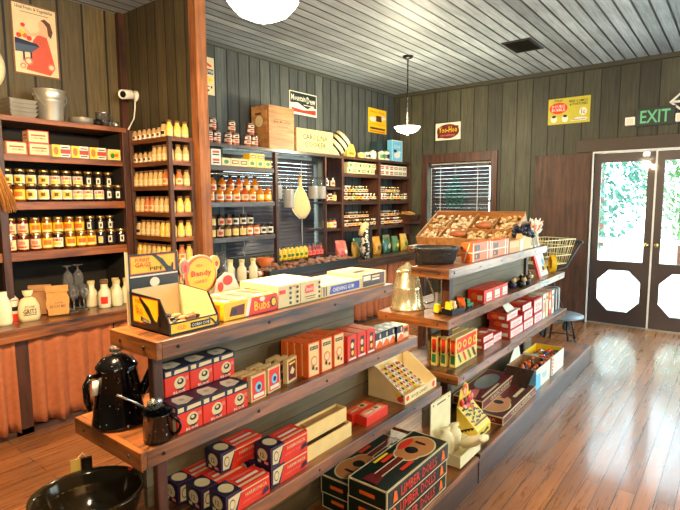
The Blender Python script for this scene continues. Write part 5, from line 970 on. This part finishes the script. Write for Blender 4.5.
for i, (x, y) in enumerate(((.03, .03), (.08, .02), (.13, .03), (.16, .07), (.05, .07), (.10, .06), (.15, .11), (.03, .11), (.055, .045), (.105, .035), (.155, .05), (.13, .08), (.08, .085), (.06, .105), (.13, .125), (.17, .03), (.025, .08))): q = F.at(x, y, .3 * (i % 3 - 1)); q.poly([(-.022, -.004), (-.01, .008), (0, .003), (.01, .008), (.022, -.004), (.006, -.006), (0, -.002), (-.006, -.006)], BLACK)
F.ell(.09, .12, .026, .02, RED); F.ell(.06, .12, .014, .014, SKIN); F.ell(.13, .10, .012, .014, RED); F.rect(.01, .002, .17, .008, MAROON); F = g.front(0, 0, 0); F.poly([(.02, .02), (.05, .035), (.09, .02), (.14, .035), (.17, .018), (.1, .01)], BLACK); F = g.side(0, .13, 0)
for k in range(4): F.poly([(.02 + .02 * k, .03 + .01 * k), (.05 + .02 * k, .04 + .01 * k), (.04 + .02 * k, .02 + .01 * k)], BLACK)
obj('printing', g, t)
for i, x in enumerate((.03, .075, .12, .16)):
    solo('moustache_lollipop', G().blob((0, 0, 0), .02, (RED, MAROON, RED, PINK)[i], 8, 1, .5, 1.2), 'red wrapped lollipop, %s from left in the yellow display' % ORD[i], 'candy', (2.655 + x, 1.21, Z + .185), 0, 'lollipops in the yellow display')
def gsf(f, w, h): f.border(w, h, .005, CREAM); f.rect(.005, .005, w - .01, h - .01, MAROON); f.text('CLASSIC GUITAR', w * .22, h * .28, w * .6, h * .44, CREAM); f.rect(w * .84, h * .4, w * .1, h * .2, PINK)
def gst(f, w, h):
    f.border(w, h, .006, CREAM); f.rect(.006, .006, w - .012, h - .012, mat('guitar_box_brown', (92, 46, 34), .4)); T = mat('guitar_top_tan', (206, 140, 88), .45)
    f.ell(w * .26, h * .5, w * .19, h * .42, CREAM, 24); f.ell(w * .26, h * .5, w * .18, h * .39, T, 24); f.ell(w * .40, h * .5, w * .12, h * .3, T, 20); f.ell(w * .34, h * .5, w * .05, h * .15, BLACK, 16); f.rect(w * .46, h * .43, w * .4, h * .14, MAROON); f.rect(w * .55, h * .66, w * .25, h * .14, PINK); f.rect(w * .55, h * .2, w * .3, h * .1, CREAM)
def gss(f, w, h): f.border(w, h, .005, CREAM); f.rect(.005, .005, w - .01, h - .01, MAROON); f.text('GUITAR', w * .2, h * .3, w * .6, h * .4, PINK)
carton('acoustic_guitar_box', 'toy guitar box', .66, .22, .048, MAROON, 'maroon toy guitar box lying flat at the aisle edge', (2.93, 1.055, Z), .015, 'maroon guitar boxes on the plinth', gsf, gss, gst)
carton('acoustic_guitar_box', 'toy guitar box', .62, .20, .055, MAROON, 'maroon toy guitar box on top, with a silver window', (2.965, 1.20, Z + .0485), .03, 'maroon guitar boxes on the plinth', gsf, gss, lambda f, w, h: f.border(w, h, .006, CREAM).ell(w * .6, h * .55, w * .28, h * .33, SILVER, 24).poly([(w * .05, h * .3), (w * .3, h * .45), (w * .3, h * .62), (w * .05, h * .8)], PINK).rect(w * .1, h * .1, w * .5, h * .08, CREAM))
def openbox(name, label, x, y, w, d, h, mo, mi_, sidef, frontf, z=Z, group=None):
    t = thing(name, label, 'box', (x, y, z), 0, group); g = G(); e = .004; g.box(0, w, 0, d, 0, e, mo)
    for a in ((0, w, 0, e), (0, w, d - e, d), (0, e, e, d - e), (w - e, w, e, d - e)): g.box(a[0], a[1], a[2], a[3], e, h, mo)
    for a in ((e, w - e, e, e + .001), (e, w - e, d - e - .001, d - e), (e, e + .001, e, d - e), (w - e - .001, w - e, e, d - e)): g.box(a[0], a[1], a[2], a[3], e, h, mi_)
    if frontf: frontf(g.front(0, 0, 0), w, h)
    if sidef: sidef(g.side(0, d, 0), d, h)
    obj('box_body', g, t); return t
t = openbox('toy_bird_box', 'open white and blue box of small toy birds beside the guitar boxes', 3.62, 1.075, .34, .215, .15, WHITE, KRAFT, lambda f, w, h: f.rect(0, 0, w, h, SKYBLUE).rect(w * .1, h * .2, w * .5, h * .4, NAVY), lambda f, w, h: f.poly([(0, 0), (w * .35, 0), (w * .3, h * .7), (0, h * .8)], SKYBLUE).text('TOYS', w * .45, h * .3, w * .3, h * .3, SKYBLUE))
g = G(); g.M = Matrix.Translation((-.004, .11, .15)) @ Matrix.Rotation(-2.3, 4, 'Y'); g.box(0, .004, -.10, .10, 0, .001, KRAFT); g.prism([(0, -.10, 0), (0, .10, 0), (0, .085, .19), (0, -.085, .17)], (.004, 0, 0), DKX); obj('open_flap', g, t)
g = G(); g.prism([(.06, .213, .15), (.30, .213, .15), (.27, .225, .27), (.2, .226, .24)], (0, .004, 0), WHITE); obj('back_flap', g, t)
rnd = random.Random(21)
for i in range(14):
    x, y = 3.65 + .046 * (i % 7) + rnd.uniform(-.006, .006), 1.115 + .085 * (i // 7) + rnd.uniform(-.012, .012); m = (BROWN, ORANGE, NAVY, BLACK, ORANGE, MAROON, SKYBLUE)[i % 7]
    t = thing('toy_bird', '%s toy bird, %s from left in the %s row of the blue box' % (('brown', 'orange', 'navy', 'black', 'orange', 'maroon', 'light blue')[i % 7], ORD[i % 7], ('front', 'back')[i // 7]), 'toy', (x, y, Z + .09), rnd.uniform(-1, 1), 'toy birds in the blue box')
    obj('bird_body', G().blob((0, 0, .02), .022, m, 10, 1.1, .8, 1), t); obj('bird_head', G().blob((.012, 0, .048), .014, ORANGE if i % 3 else BLACK, 8), t); g = G(); g.tube([(.02, 0, .048), (.036, 0, .046)], [.004, .0008], YELLOW, 6); obj('beak', g, t)
def d_rck(f, w, h):
    for a in range(2):
        for b in range(5): f.rect(w * (.62 + .17 * a), h * (.04 + .19 * b), w * .13, h * .12, RED)
    f.rect(0, 0, w * .5, h, SKYBLUE)
openbox('candy_bin', 'open bright yellow box of wrapped candy with red checked edge', 4.01, 1.075, .33, .225, .15, WHITE, YELLOW, lambda f, w, h: f.rect(0, 0, w, h, WHITE).rect(w * .55, 0, w * .4, h, RED), lambda f, w, h: [f.rect(w * .03, h * (.05 + .18 * b), w * .08, h * .11, RED) for b in range(5)])
for i in range(20):
    x, y = 4.05 + .042 * (i % 7) + rnd.uniform(-.01, .01), 1.115 + .06 * (i // 7); c, nme = ((BLUE, 'blue'), (RED, 'red'), (SILVER, 'silver'), (GREEN, 'green'), (ORANGE, 'orange'))[(i * 3) % 5]
    g = G(); g.M = Matrix.Rotation(rnd.uniform(0, 3), 4, 'Z') @ Matrix.Rotation(PI / 2, 4, 'Y'); g.lathe([(.010, -.030), (.003, -.018), (.013, -.012), (.015, 0), (.013, .012), (.003, .018), (.010, .030)], c, 8); solo('wrapped_candy', g, '%s wrapped candy, %s from left, %s row in the yellow box' % (nme, ORD[i % 7], ('front', 'middle', 'back')[i // 7]), 'candy', (x, y, Z + .115), 0, 'wrapped candies in the yellow box')

# ------------------------------------------------------------------ second gondola, low shelf (z .58)
Z = .581
def d_fs(f, w, h):
    f.rect(w * .05, h * .45, w * .9, h * .5, RED)
    for k in range(4): f.ell(w * (.16 + .23 * k), h * .70, w * .09, h * .14, YELLOW, 10); f.poly([(w * (.08 + .22 * k), h * .4), (w * (.22 + .22 * k), h * .06), (w * (.28 + .22 * k), h * .1), (w * (.14 + .22 * k), h * .44)], (GREEN, RED, OLIVE, BROWN)[k]); f.ell(w * (.16 + .23 * k), h * .70, w * .05, h * .08, RED, 8)
def d_fss(f, w, h): f.rect(w * .15, h * .5, w * .7, h * .42, RED); f.rect(w * .15, h * .1, w * .7, h * .3, GREEN); f.rect(w * .3, h * .45, w * .4, h * .06, BLACK)
for i in range(3): carton('sparkler_box', 'toy box', .30, .036, .172, mat('straw_yellow_card', (238, 204, 112), .5), 'tall yellow box with red and green print, %s of three' % ('front', 'middle', 'back')[i], (2.635 - .015 * i, 1.235 + .052 * i, Z), 0, 'tall yellow boxes on the low shelf', d_fs, d_fss, lambda f, w, h: f.rect(0, 0, w, h, TAN))
def d_rw(f, w, h): f.rect(w * .05, h * .08, w * .9, h * .8, mat('rose_white', (240, 214, 204), .5)); f.text('CHECKERS', w * .16, h * .4, w * .68, h * .26, RED); f.rect(w * .2, h * .2, w * .5, h * .08, PINK)
def d_rt(f, w, h): f.ell(w * .4, h * .5, w * .2, h * .3, ORANGE, 12); f.rect(w * .6, h * .2, w * .3, h * .4, WHITE)
gp = 'red game boxes on the low shelf'
k = 0
for (x, y, z, w, d, h, lab) in ((3.06, 1.24, 0, .17, .14, .042, 'flat red game box, lower one beside the tall yellow boxes'), (3.07, 1.25, .0425, .17, .13, .04, 'flat red game box lying on the lower flat one'), (3.24, 1.25, 0, .155, .14, .06, 'low red game box between the flat pair and the tall stack'),
    (3.42, 1.20, 0, .27, .16, .062, 'red and white game box, bottom of the first stack'), (3.43, 1.205, .0625, .25, .15, .062, 'red and white game box, middle of the first stack'), (3.40, 1.22, .125, .22, .14, .05, 'red game box on top of the first stack'),
    (3.70, 1.20, 0, .22, .16, .07, 'red and white game box, bottom of the second stack'), (3.71, 1.205, .0705, .2, .15, .07, 'red and white game box, middle of the second stack'), (3.69, 1.21, .141, .20, .15, .05, 'red game box on top of the second stack'),
    (3.94, 1.20, 0, .20, .16, .08, 'pink and white game box, bottom of the third stack'), (3.94, 1.205, .0805, .20, .16, .11, 'tall red and white game box on the third stack')): carton('game_box', 'game box', w, d, h, mat('brick_red_card', (196, 58, 44), .45), lab, (x, y, Z + z), 0, gp, d_rw, d_rt, d_rt)
t = thing('folded_paper_card', 'white and pink folded card on the first red stack', 'card', (3.44, 1.23, Z + .176)); g = G(); g.M = Matrix.Rotation(-.15, 4, 'X'); g.prism([(0, 0, 0), (.16, 0, 0), (.15, .04, .05), (.02, .04, .06)], (0, .003, 0), WHITE); g.box(-.01, .17, -.03, .0, 0, .006, WHITE); obj('card_body', g, t); g = G(); g.M = Matrix.Rotation(-.15, 4, 'X'); g.top(0, -.03, .006).rect(.02, .008, .1, .012, PINK); obj('printing', g, t)
for i, (x, c, lab) in enumerate(((4.155, WHITE, 'white and pink book, first after the red game stacks'), (4.235, CREAM, 'cream book, second after the red game stacks'), (4.315, RED, 'book with a red star cover on the low shelf'), (4.40, WHITE, 'white slim book before the dark ones'), (4.485, BLACK, 'black spined book, first of two at the shelf end'), (4.57, NAVY, 'dark blue book, last on the low shelf'))):
    t = thing('slim_book', lab, 'book', (x, 1.20, Z), 0, 'slim books at the end of the low shelf'); obj('pages', bx(.003, .058, .004, .15, .003, .197, WHITE), t); g = G(); g.box(0, .003, 0, .153, 0, .2, c); g.box(.058, .061, 0, .153, 0, .2, c); g.box(.003, .058, 0, .004, 0, .2, c); F = g.front(0, 0, 0)
    if i < 4: F.rect(.012, .05, .036, .08, (PINK, TAN, WHITE, PINK)[i]); F.rect(.012, .15, .036, .02, (RED, BROWN, YELLOW, BLACK)[i])
    else: F.rect(.04, .01, .015, .18, WHITE)
    obj('cover', g, t)

# ------------------------------------------------------------------ second gondola, middle shelf (z .887)
Z = .888
t = thing('brass_pitcher', 'shiny golden metal pitcher with curled handle at the shelf end', 'pitcher', (2.645, 1.562, Z)); t.scale = (1, 1, .93); PG = mat('polished_gold', (246, 230, 180), .22, .8, .1, 6)
obj('pitcher_body', G().lathe([(1e-5, 0), (.105, 0), (.106, .01), (.098, .02), (.092, .08), (.086, .13), (.088, .14), (.082, .15), (.070, .20), (.058, .235), (.052, .25), (.06, .262), (.052, .262), (.044, .25), (1e-5, .24)], PG, 28, wob=lambda a, z: .03 * sin(9 * a) if z > .15 else 0), t)
obj('pitcher_lid', G().lathe([(.056, .262), (.04, .275), (.02, .285), (.012, .30), (1e-5, .305)], PG, 20), t)
g = G(); g.tube([(.05, -.03, .245), (.09, -.05, .235), (.13, -.08, .16), (.155, -.10, .07), (.15, -.10, .03), (.11, -.08, .022), (.09, -.06, .03)], [.006, .007, .007, .007, .006, .006, .005], SILVER, 8); obj('handle', g, t); g = G(); g.tube([(-.05, .01, .235), (-.085, .015, .255), (-.095, .02, .24)], [.016, .011, .007], PG, 10); obj('spout', g, t)
gp = 'small toys beside the golden pitcher'
rnd = random.Random(33)
t = thing('black_tin_tray', 'small black tray of yellow toys at the shelf edge', 'tray', (2.68, 1.275, Z), -.1); g = G(); g.box(-.07, .07, -.035, .035, 0, .003, IRON); g.box(-.07, .07, -.035, -.032, .003, .035, IRON); g.box(-.07, .07, .032, .035, .003, .035, IRON); g.box(-.07, -.067, -.032, .032, .003, .035, IRON); g.box(.067, .07, -.032, .032, .003, .035, IRON); obj('tray_body', g, t)
for i, (x, y, z, c, nme) in enumerate(((2.66, 1.28, .02, YELLOW, 'yellow'), (2.70, 1.275, .02, CREAM, 'cream'), (2.735, 1.28, .02, IRON, 'black'), (2.655, 1.345, 0, YELLOW, 'golden'), (2.71, 1.36, 0, GREEN, 'green'), (2.80, 1.275, 0, ORANGE, 'orange'), (2.86, 1.30, 0, BLACK, 'black'), (2.905, 1.275, 0, GREEN, 'bright green'), (2.95, 1.35, 0, RED, 'red'))):
    t = thing('toy_train_engine', '%s toy vehicle, %s' % (nme, ('first in the black tray', 'middle of the black tray', 'last in the black tray', 'behind the tray by the pitcher', 'behind the black tray', 'right of the black tray', 'between the orange and the bright green ones', 'before the red boxes', 'at the back before the red boxes')[i]), 'toy', (x - .02, y, Z + z), rnd.uniform(-.5, .5), gp); s_ = 1.25 if i != 5 else 1.8
    g = G(); g.box(-.022 * s_, .022 * s_, -.014 * s_, .014 * s_, .008, .026 * s_, c); obj('chassis', g, t, .002); g = G(); g.box(-.02 * s_, 0, -.012 * s_, .012 * s_, .026 * s_, .044 * s_, c); g.cyl(.005, .026 * s_, .042 * s_, BLACK, 8, (.012, 0, 0)); obj('cab', g, t)
    for a in (-1, 1):
        for b in (-1, 1): g = G(); g.M = Matrix.Translation((a * .012 * s_, b * .016 * s_, .008)) @ Matrix.Rotation(PI / 2, 4, 'X'); g.cyl(.008, -.002, .002, BLACK, 10); obj('wheel', g, t)
def d_rf(f, w, h): f.rect(w * .3, h * .08, w * .64, h * .66, WHITE); f.rect(w * .2, h * .08, w * .05, h * .8, BLACK); f.rect(w * .36, h * .2, w * .5, h * .1, PINK)
for i in range(3): carton('playing_card_box', 'card box', .135, .11, .080, RED, 'red and white card box on the middle shelf, %s from the toys' % ORD[i], (3.055 + i * .14, 1.245, Z), 0, 'red and white boxes on the middle shelf', d_rf, d_rt, lambda f, w, h: f.rect(w * .1, h * .1, w * .8, h * .3, ORANGE))
for i, (x, y, c, c2) in enumerate(((3.68, 1.29, NAVY, TAN), (3.76, 1.25, BLACK, TAN), (3.84, 1.30, TAN, BLACK), (3.92, 1.26, BLACK, CREAM), (4.0, 1.29, MAROON, WHITE))):
    t = thing('animal_figurine', 'small dark round toy animal, %s from the red and white boxes' % ORD[i], 'toy', (x, y, Z), .3 * i, 'toy animals on the middle shelf'); obj('figurine_body', G().blob((0, 0, .032), .034, c, 12), t); obj('figurine_head', G().blob((-.02, -.02, .068), .02, c2, 10), t)
    for s_ in (-1, 1): obj('ear', G().blob((-.02 + .014 * s_, -.02, .088), .007, c, 6), t)
t = thing('picture_book', 'white open picture card leaning near the far end of the middle shelf', 'book', (4.42, 1.30, Z), 0); g = G(); g.prism([(0, 0, 0), (.20, 0, 0), (.23, .07, .19), (.03, .07, .19)], (0, .006, .0), WHITE); obj('page', g, t); g = G(); F = Face(g, (0, -.001, 0), (1, 0, 0), Vector((.03, .07, .19)).normalized()); F.ell(.13, .12, .025, .03, SKYBLUE); F.ell(.10, .06, .03, .02, BROWN); F.rect(.03, .03, .05, .01, PINK); F.ell(.16, .07, .02, .03, YELLOW); obj('picture', g, t)
g = G(); g.prism([(-.05, .0, 0), (-.005, .0, 0), (.03, .07, .19), (-.02, .07, .19)], (0, .02, 0), RED); obj('red_cover', g, t)
t = thing('toy_tambourine', 'round yellow and brown toy standing on the shelf end', 'toy', (4.70, 1.29, Z + .082)); g = G(); g.M = Matrix.Rotation(.5, 4, 'Z') @ Matrix.Rotation(PI / 2, 4, 'X'); g.lathe([(.065, -.02), (.08, -.02), (.08, .02), (.065, .02), (.065, -.02)], YELLOW, 28, smooth=False); obj('hoop', g, t); g = G(); g.M = Matrix.Rotation(.5, 4, 'Z') @ Matrix.Rotation(PI / 2, 4, 'X'); g.cyl(.065, .004, .012, mat('toy_brown', (190, 110, 40), .5), 28); obj('drum_skin', g, t)

# ------------------------------------------------------------------ second gondola, top shelf (z 1.17)
Z = 1.171
t = thing('black_oval_basket', 'black oval woven basket at the near end of the second gondola', 'basket', (2.70, 1.40, Z), -.6)
obj('basket_body', G().lathe([(1e-5, 0), (.095, 0), (.105, .015), (.125, .085), (.133, .096), (.126, .098), (.118, .085), (.098, .02), (1e-5, .01)], mat('black_wicker', (34, 32, 30), .5, 0, .3, 60, bump=.6), 36, sx=1.1, sy=.85, wob=lambda a, z: .012 * sin(24 * a)), t)
for s_ in (-1, 1): g = G(); g.tube([(s_ * (.145 + .02 * sin(a)), .035 * cos(a), .088) for a in [i * PI / 8 for i in range(9)]], .006, IRON, 6); obj('handle', g, t)
def d_oj(f, w, h): f.rect(0, h * .46, w, h * .05, WHITE); f.rect(w * .02, 0, w * .05, h, WHITE); f.rect(w * .78, 0, w * .05, h, WHITE); f.rect(w * .93, 0, w * .05, h, WHITE); f.rect(w * .12, h * .1, w * .26, h * .32, BROWN); f.rect(w * .12, h * .56, w * .26, h * .32, BLACK); f.rect(w * .16, h * .18, w * .06, h * .16, TAN)
def d_ojs(f, w, h): f.poly([(w * .2, 0), (w * .3, 0), (w * .8, h), (w * .7, h)], WHITE); f.rect(0, h * .46, w, h * .05, WHITE)
carton('candy_carton', 'carton', .285, .07, .112, ORANGE, 'orange carton with white stripes beside the black basket', (2.86, 1.245, Z), 0, 'orange cartons on the top shelf', d_oj, d_ojs); carton('candy_carton', 'carton', .31, .07, .105, ORANGE, 'orange carton with white stripes, second from the black basket', (3.15, 1.245, Z), 0, 'orange cartons on the top shelf', d_oj, d_ojs)
openbox('open_tan_carton', 'low open tan carton with white end between orange cartons and framed cards', 3.47, 1.24, .27, .07, .085, mat('apricot_card', (226, 150, 90), .6), KRAFT, None, lambda f, w, h: f.rect(w * .8, 0, w * .2, h, WHITE).rect(0, h * .4, w * .7, h * .5, TAN), Z)
for i in range(3):
    t = thing('framed_card', 'white framed card on the shelf end, %s from the tan carton' % ORD[i], 'card', (3.96 + i * .085, 1.245, Z), .15, 'white framed cards'); g = G(); g.M = Matrix.Rotation(-.2, 4, 'X')
    for a in ((0, .075, 0, .012), (0, .075, .138, .15), (0, .012, .012, .138), (.063, .075, .012, .138)): g.box(a[0], a[1], 0, .012, a[2], a[3], WHITE)
    obj('frame', g, t); g = G(); g.M = Matrix.Rotation(-.2, 4, 'X'); g.box(.012, .063, .004, .01, .012, .138, MAROON if i < 2 else TAN); obj('picture', g, t)
# tilted bin tray of cream pieces facing the near end
t = thing('tilted_bin_tray', 'large tilted pine bin tray with rows of compartments on the top shelf', 'bin tray', (3.70, 1.322, Z)); th = math.atan2(.19, .36); TM_ = Matrix.Translation((0, 0, .004)) @ Matrix.Rotation(-th, 4, 'Y'); LN = .42; WD = .77
g = G(); g.M = TM_; g.box(0, LN, 0, WD, 0, .006, PINE); g.box(0, .008, 0, WD, .006, .075, PINE); g.box(LN - .008, LN, 0, WD, .006, .085, PINEY); g.box(.008, LN - .008, 0, .008, .006, .075, PINE); g.box(.008, LN - .008, WD - .008, WD, .006, .075, PINE); obj('tray_frame', g, t)
for k in (1, 2, 3): g = G(); g.M = TM_; g.box(.008, LN - .008, WD * k / 4 - .004, WD * k / 4 + .004, .006, .07, PINE); obj('divider', g, t)
g = G(); g.M = TM_; g.box(LN * .42 - .004, LN * .42 + .004, .008, WD - .008, .006, .062, PINEY); obj('cross_divider', g, t)
g = G(); g.box(.28, .30, .02, WD - .02, -.0, .138, PINE); obj('rear_support', g, t)
rnd = random.Random(44); PCS = [mat('cream_pieces', (232, 208, 160), .7, 0, .2, 40), mat('tan_pieces', (206, 168, 112), .7, 0, .2, 40), mat('white_pieces', (240, 226, 196), .7)]
MW = Matrix.Translation((3.70, 1.322, Z)) @ TM_
for r_ in range(2):
    for k in range(4):
        g = G(); m0 = [(0, 1), (0, 1), (0, 2), (1, 2)][k]
        for i in range(52): a = rnd.uniform(0, 6.28); p = Vector((rnd.uniform(.02, .145) if r_ == 0 else rnd.uniform(.19, .38), WD * (k + .12 + rnd.random() * .76) / 4, .03 + rnd.uniform(0, .035))); d = Vector((cos(a), sin(a), rnd.uniform(-.3, .3))) * rnd.uniform(.01, .02); g.tube([p - d, p, p + d], [.006, .011, .006], PCS[rnd.choice(m0)], 6)
        o = solo('dried_treats', g, 'heap of cream pieces in the %s row, %s compartment from the aisle' % (('lower', 'upper')[r_], ORD[k]), 'treats', (0, 0, 0), 0, 'heaps of treats in the bin tray'); o.matrix_world = MW; o['kind'] = 'stuff'
for i, (u, v, w) in enumerate(((.20, .26, 'in the second compartment from the aisle'), (.06, .42, 'in the lower row'), )):
    g = G(); g.M = MW @ Matrix.Translation((u, v, .085)) @ Matrix.Rotation(PI / 2, 4, 'X'); g.lathe([(1e-5, -.07), (.02, -.06), (.028, 0), (.02, .06), (1e-5, .07)], mat('brown_loaf', (176, 104, 62), .5), 14, sx=1.2); solo('brown_loaf', g, 'brown glazed loaf %s of the tray' % w, 'bread', (0, 0, 0), 0)
t = thing('black_pompom_bunch', 'bunch of navy black plush balls on the top shelf beside the treats', 'plush toy', (3.85, 1.265, Z + .10)); g = G()
for i in range(26): g.blob((rnd.uniform(-.12, .12), rnd.uniform(-.04, .05), rnd.uniform(0, .06)), rnd.uniform(.016, .028), NAVY if i % 3 else BLACK, 8)
for i in range(8): x = -.1 + i * .028; g.tube([(x, 0, .04), (x - .02, -.02, .11)], [.008, .002], BLACK, 6)
obj('plush_tips', g, t)['kind'] = 'stuff'; obj('stand', bx(-.10, .10, -.02, .03, -.0985, .02, TAN), t)
t = thing('feather_duster', 'white and pale pink feathery plumes in a holder at the shelf end', 'feathers', (4.19, 1.33, Z)); obj('holder', G().lathe([(1e-5, 0), (.05, 0), (.06, .10), (.055, .10), (.045, .006), (1e-5, .006)], TAN, 18), t); g = G(); PL = mat('white_plume', (236, 232, 214), .8); PL2 = mat('pale_pink_plume', (230, 150, 120), .8)
for i in range(90): a = rnd.uniform(0, 6.28); r_ = rnd.uniform(.02, .16); h = rnd.uniform(.13, .23); p = Vector((r_ * cos(a), r_ * sin(a) * .6, h)); g.tube([(p.x * .3, p.y * .3, .08), p * .8, p + Vector((.01 * cos(a), 0, -.01))], [.004, .013, .004], PL if i % 4 else PL2, 5)
obj('plumes', g, t)['kind'] = 'stuff'

# ------------------------------------------------------------------ cart and stool beyond the gondola
t = thing('shopping_cart', 'small wire shopping cart with cream basket and dark push frame', 'cart', (6.08, 1.76, 0), -.35); CR = mat('cream_wire', (214, 196, 140), .4); g = G()
def ring(w, l, z): return [(-l, -w, z), (l, -w, z), (l, w, z), (-l, w, z)]
B = [(ring(.16, .20, .80), 0), (ring(.18, .23, .90), 0), (ring(.19, .255, 1.0), 0), (ring(.20, .275, 1.08), 0)]
for r_, _ in B: g.tube(r_, .006, CR, 6, True)
for i in range(13):
    f = -1 + i / 6
    for s_ in (-1, 1): g.tube([(f * .20, s_ * .16, .80), (f * .275, s_ * .20, 1.08)], .0035, CR, 4)
    g.tube([(f * .20, -.16, .80), (f * .20, .16, .80)], .003, CR, 4)
for i in range(9):
    f = -1 + i / 4
    for s_ in (-1, 1): g.tube([(s_ * .20, f * .16, .80), (s_ * .275, f * .20, 1.08)], .0035, CR, 4)
obj('wire_basket', g, t)
DG = mat('dark_green_metal', (40, 50, 44), .4, .4)
for s_ in (-1, 1): g = G(); g.tube([(.40, s_ * .19, 1.04), (.16, s_ * .17, .76), (-.12, s_ * .16, .72), (.05, s_ * .16, .42), (.22, s_ * .17, .12)], .011, DG, 8); obj('side_frame', g, t)
g = G(); g.tube([(.40, -.21, 1.04), (.40, .21, 1.04)], .016, DG, 10); obj('push_handle', g, t)
g = G(); g.tube([(-.2, -.16, .12), (.22, -.17, .12), (.22, .17, .12), (-.2, .16, .12)], .010, DG, 8, True); obj('lower_frame', g, t)
for a in (-.2, .22):
    for b in (-.165, .165): g = G(); g.M = Matrix.Translation((a, b, .058)) @ Matrix.Rotation(PI / 2, 4, 'X'); g.lathe([(.02, -.012), (.058, -.012), (.058, .012), (.02, .012)], IRON, 18, smooth=False); g.M = Matrix(); g.box(a - .008, a + .008, b - .014, b + .014, .06, .12, DG); obj('wheel', g, t)
t = thing('round_stool', 'low round grey metal stool between the second gondola and the doors', 'stool', (5.44, 1.40, 0)); GS = mat('grey_stool_metal', (120, 128, 134), .35, .5)
obj('seat', G().lathe([(1e-5, .335), (.21, .335), (.225, .34), (.225, .355), (.215, .36), (1e-5, .36)], GS, 36), t); obj('seat_badge', G().cyl(.05, .36, .364, IRON, 18), t)
for k in range(4): a = PI / 4 + k * PI / 2; g = G(); g.tube([(.12 * cos(a), .12 * sin(a), .335), (.19 * cos(a), .19 * sin(a), .008)], .010, IRON, 8); obj('leg', g, t)
g = G(); g.tube([(.165 * cos(a), .165 * sin(a), .12) for a in [i * PI / 12 for i in range(24)]], .006, IRON, 6, True); obj('foot_ring', g, t)

# small fittings hang on the part they belong to
FIT = {'glass_knob': 'lid', 'finial': 'glass_bowl', 'seat_badge': 'seat', 'tie': 'sack_body', 'wire_bail': 'mug_body', 'lug_handle': 'basin_body', 'rib': 'basin_body', 'red_sticker': 'basin_body', 'price_tag': 'basin_body', 'door_handle': 'door_frame',
    'ear': 'figurine_head', 'beak': 'bird_head', 'spout_cap': 'tin_body', 'hat_band': 'crown_and_brim', 'white_grip': 'handle', 'wire_handle': 'mesh_bowl', 'divider': 'tray_frame', 'cross_divider': 'tray_frame', 'handle_ring': 'bucket_body', 'bail_handle': 'bucket_body', 'bail_handle_': 'pail_body',
    'picture': 'frame', 'cab': 'chassis', 'wheel': 'chassis', 'lettering': 'sign_box', 'ladder_cord': 'headrail', 'end_panel': 'crate_body', 'sliding_lid': 'box_body', 'rope_handle': 'basket_body', 'glass_lid': 'jar_body', 'foot_ring': 'leg'}
for o in list(bpy.data.objects):
    if o.parent is None or o.parent.parent is not None: continue
    want = FIT.get(o.name.split('.')[0])
    if want:
        for q in o.parent.children:
            if q is not o and q.name.split('.')[0] == want: o.parent = q; break

# ------------------------------------------------------------------ daylight, world, camera
w = bpy.data.worlds.new('sky'); S.world = w; w.use_nodes = True; N, L = w.node_tree.nodes, w.node_tree.links
sk = N.new('ShaderNodeTexSky'); sk.sky_type = 'HOSEK_WILKIE'; sk.turbidity = 4; sk.ground_albedo = .5; sk.sun_direction = Vector((.5, -.5, .7)).normalized()
mx = N.new('ShaderNodeMix'); mx.data_type = 'RGBA'; mx.inputs[0].default_value = .6; mx.inputs[7].default_value = (.85, .93, 1, 1)
L.new(sk.outputs[0], mx.inputs[6]); L.new(mx.outputs[2], N['Background'].inputs[0]); N['Background'].inputs[1].default_value = 15.0
def portal(loc, rot, sx, sy):
    l = bpy.data.lights.new('window_portal', 'AREA'); l.shape = 'RECTANGLE'; l.size, l.size_y = sx, sy; l.cycles.is_portal = True
    o = bpy.data.objects.new('window_portal', l); col.objects.link(o); o.location = loc; o.rotation_euler = rot
portal((XR + .16, .79, 1.05), (0, PI / 2, 0), 2.08, 1.3)
portal((4.85, YF - .16, 1.45), (-PI / 2, 0, PI), 3.3, 2.3)
portal((XR + .16, -1.17, 1.28), (0, PI / 2, 0), 1.75, 2.25); portal((4.24, YB + .16, 1.5), (-PI / 2, 0, 0), 1.5, 1.1); portal((XR + .16, 3.2, 1.5), (0, PI / 2, 0), 1.1, .96)
sun = bpy.data.lights.new('sun', 'SUN'); sun.energy = 24; sun.angle = .02; sun.color = (1, .95, .86); so = bpy.data.objects.new('sun', sun); col.objects.link(so)
so.rotation_euler = Vector((-.35, .25, .9)).to_track_quat('Z', 'Y').to_euler()
cam = bpy.data.cameras.new('camera'); cam.sensor_width = 36; cam.lens = 508 / 680 * 36; cam.clip_start = .02; co = bpy.data.objects.new('camera', cam); col.objects.link(co)
R = Matrix(((0.61807253, 0.08917464, -0.78104688), (-0.78610063, 0.06294477, -0.61488515), (-0.00566934, 0.99402507, 0.10900468))).to_4x4()
co.matrix_world = Matrix.Translation((0, 0, 1.55)) @ R; S.camera = co
S.view_settings.view_transform = 'Standard'; S.view_settings.look = 'None'; S.view_settings.exposure = .12; S.view_settings.gamma = 1; S.view_settings.use_curve_mapping = False
S.cycles.max_bounces = 8; S.cycles.diffuse_bounces = 4; S.cycles.glossy_bounces = 4; S.cycles.transmission_bounces = 6; S.cycles.transparent_max_bounces = 8; S.cycles.sample_clamp_indirect = 6; S.cycles.use_denoising = True
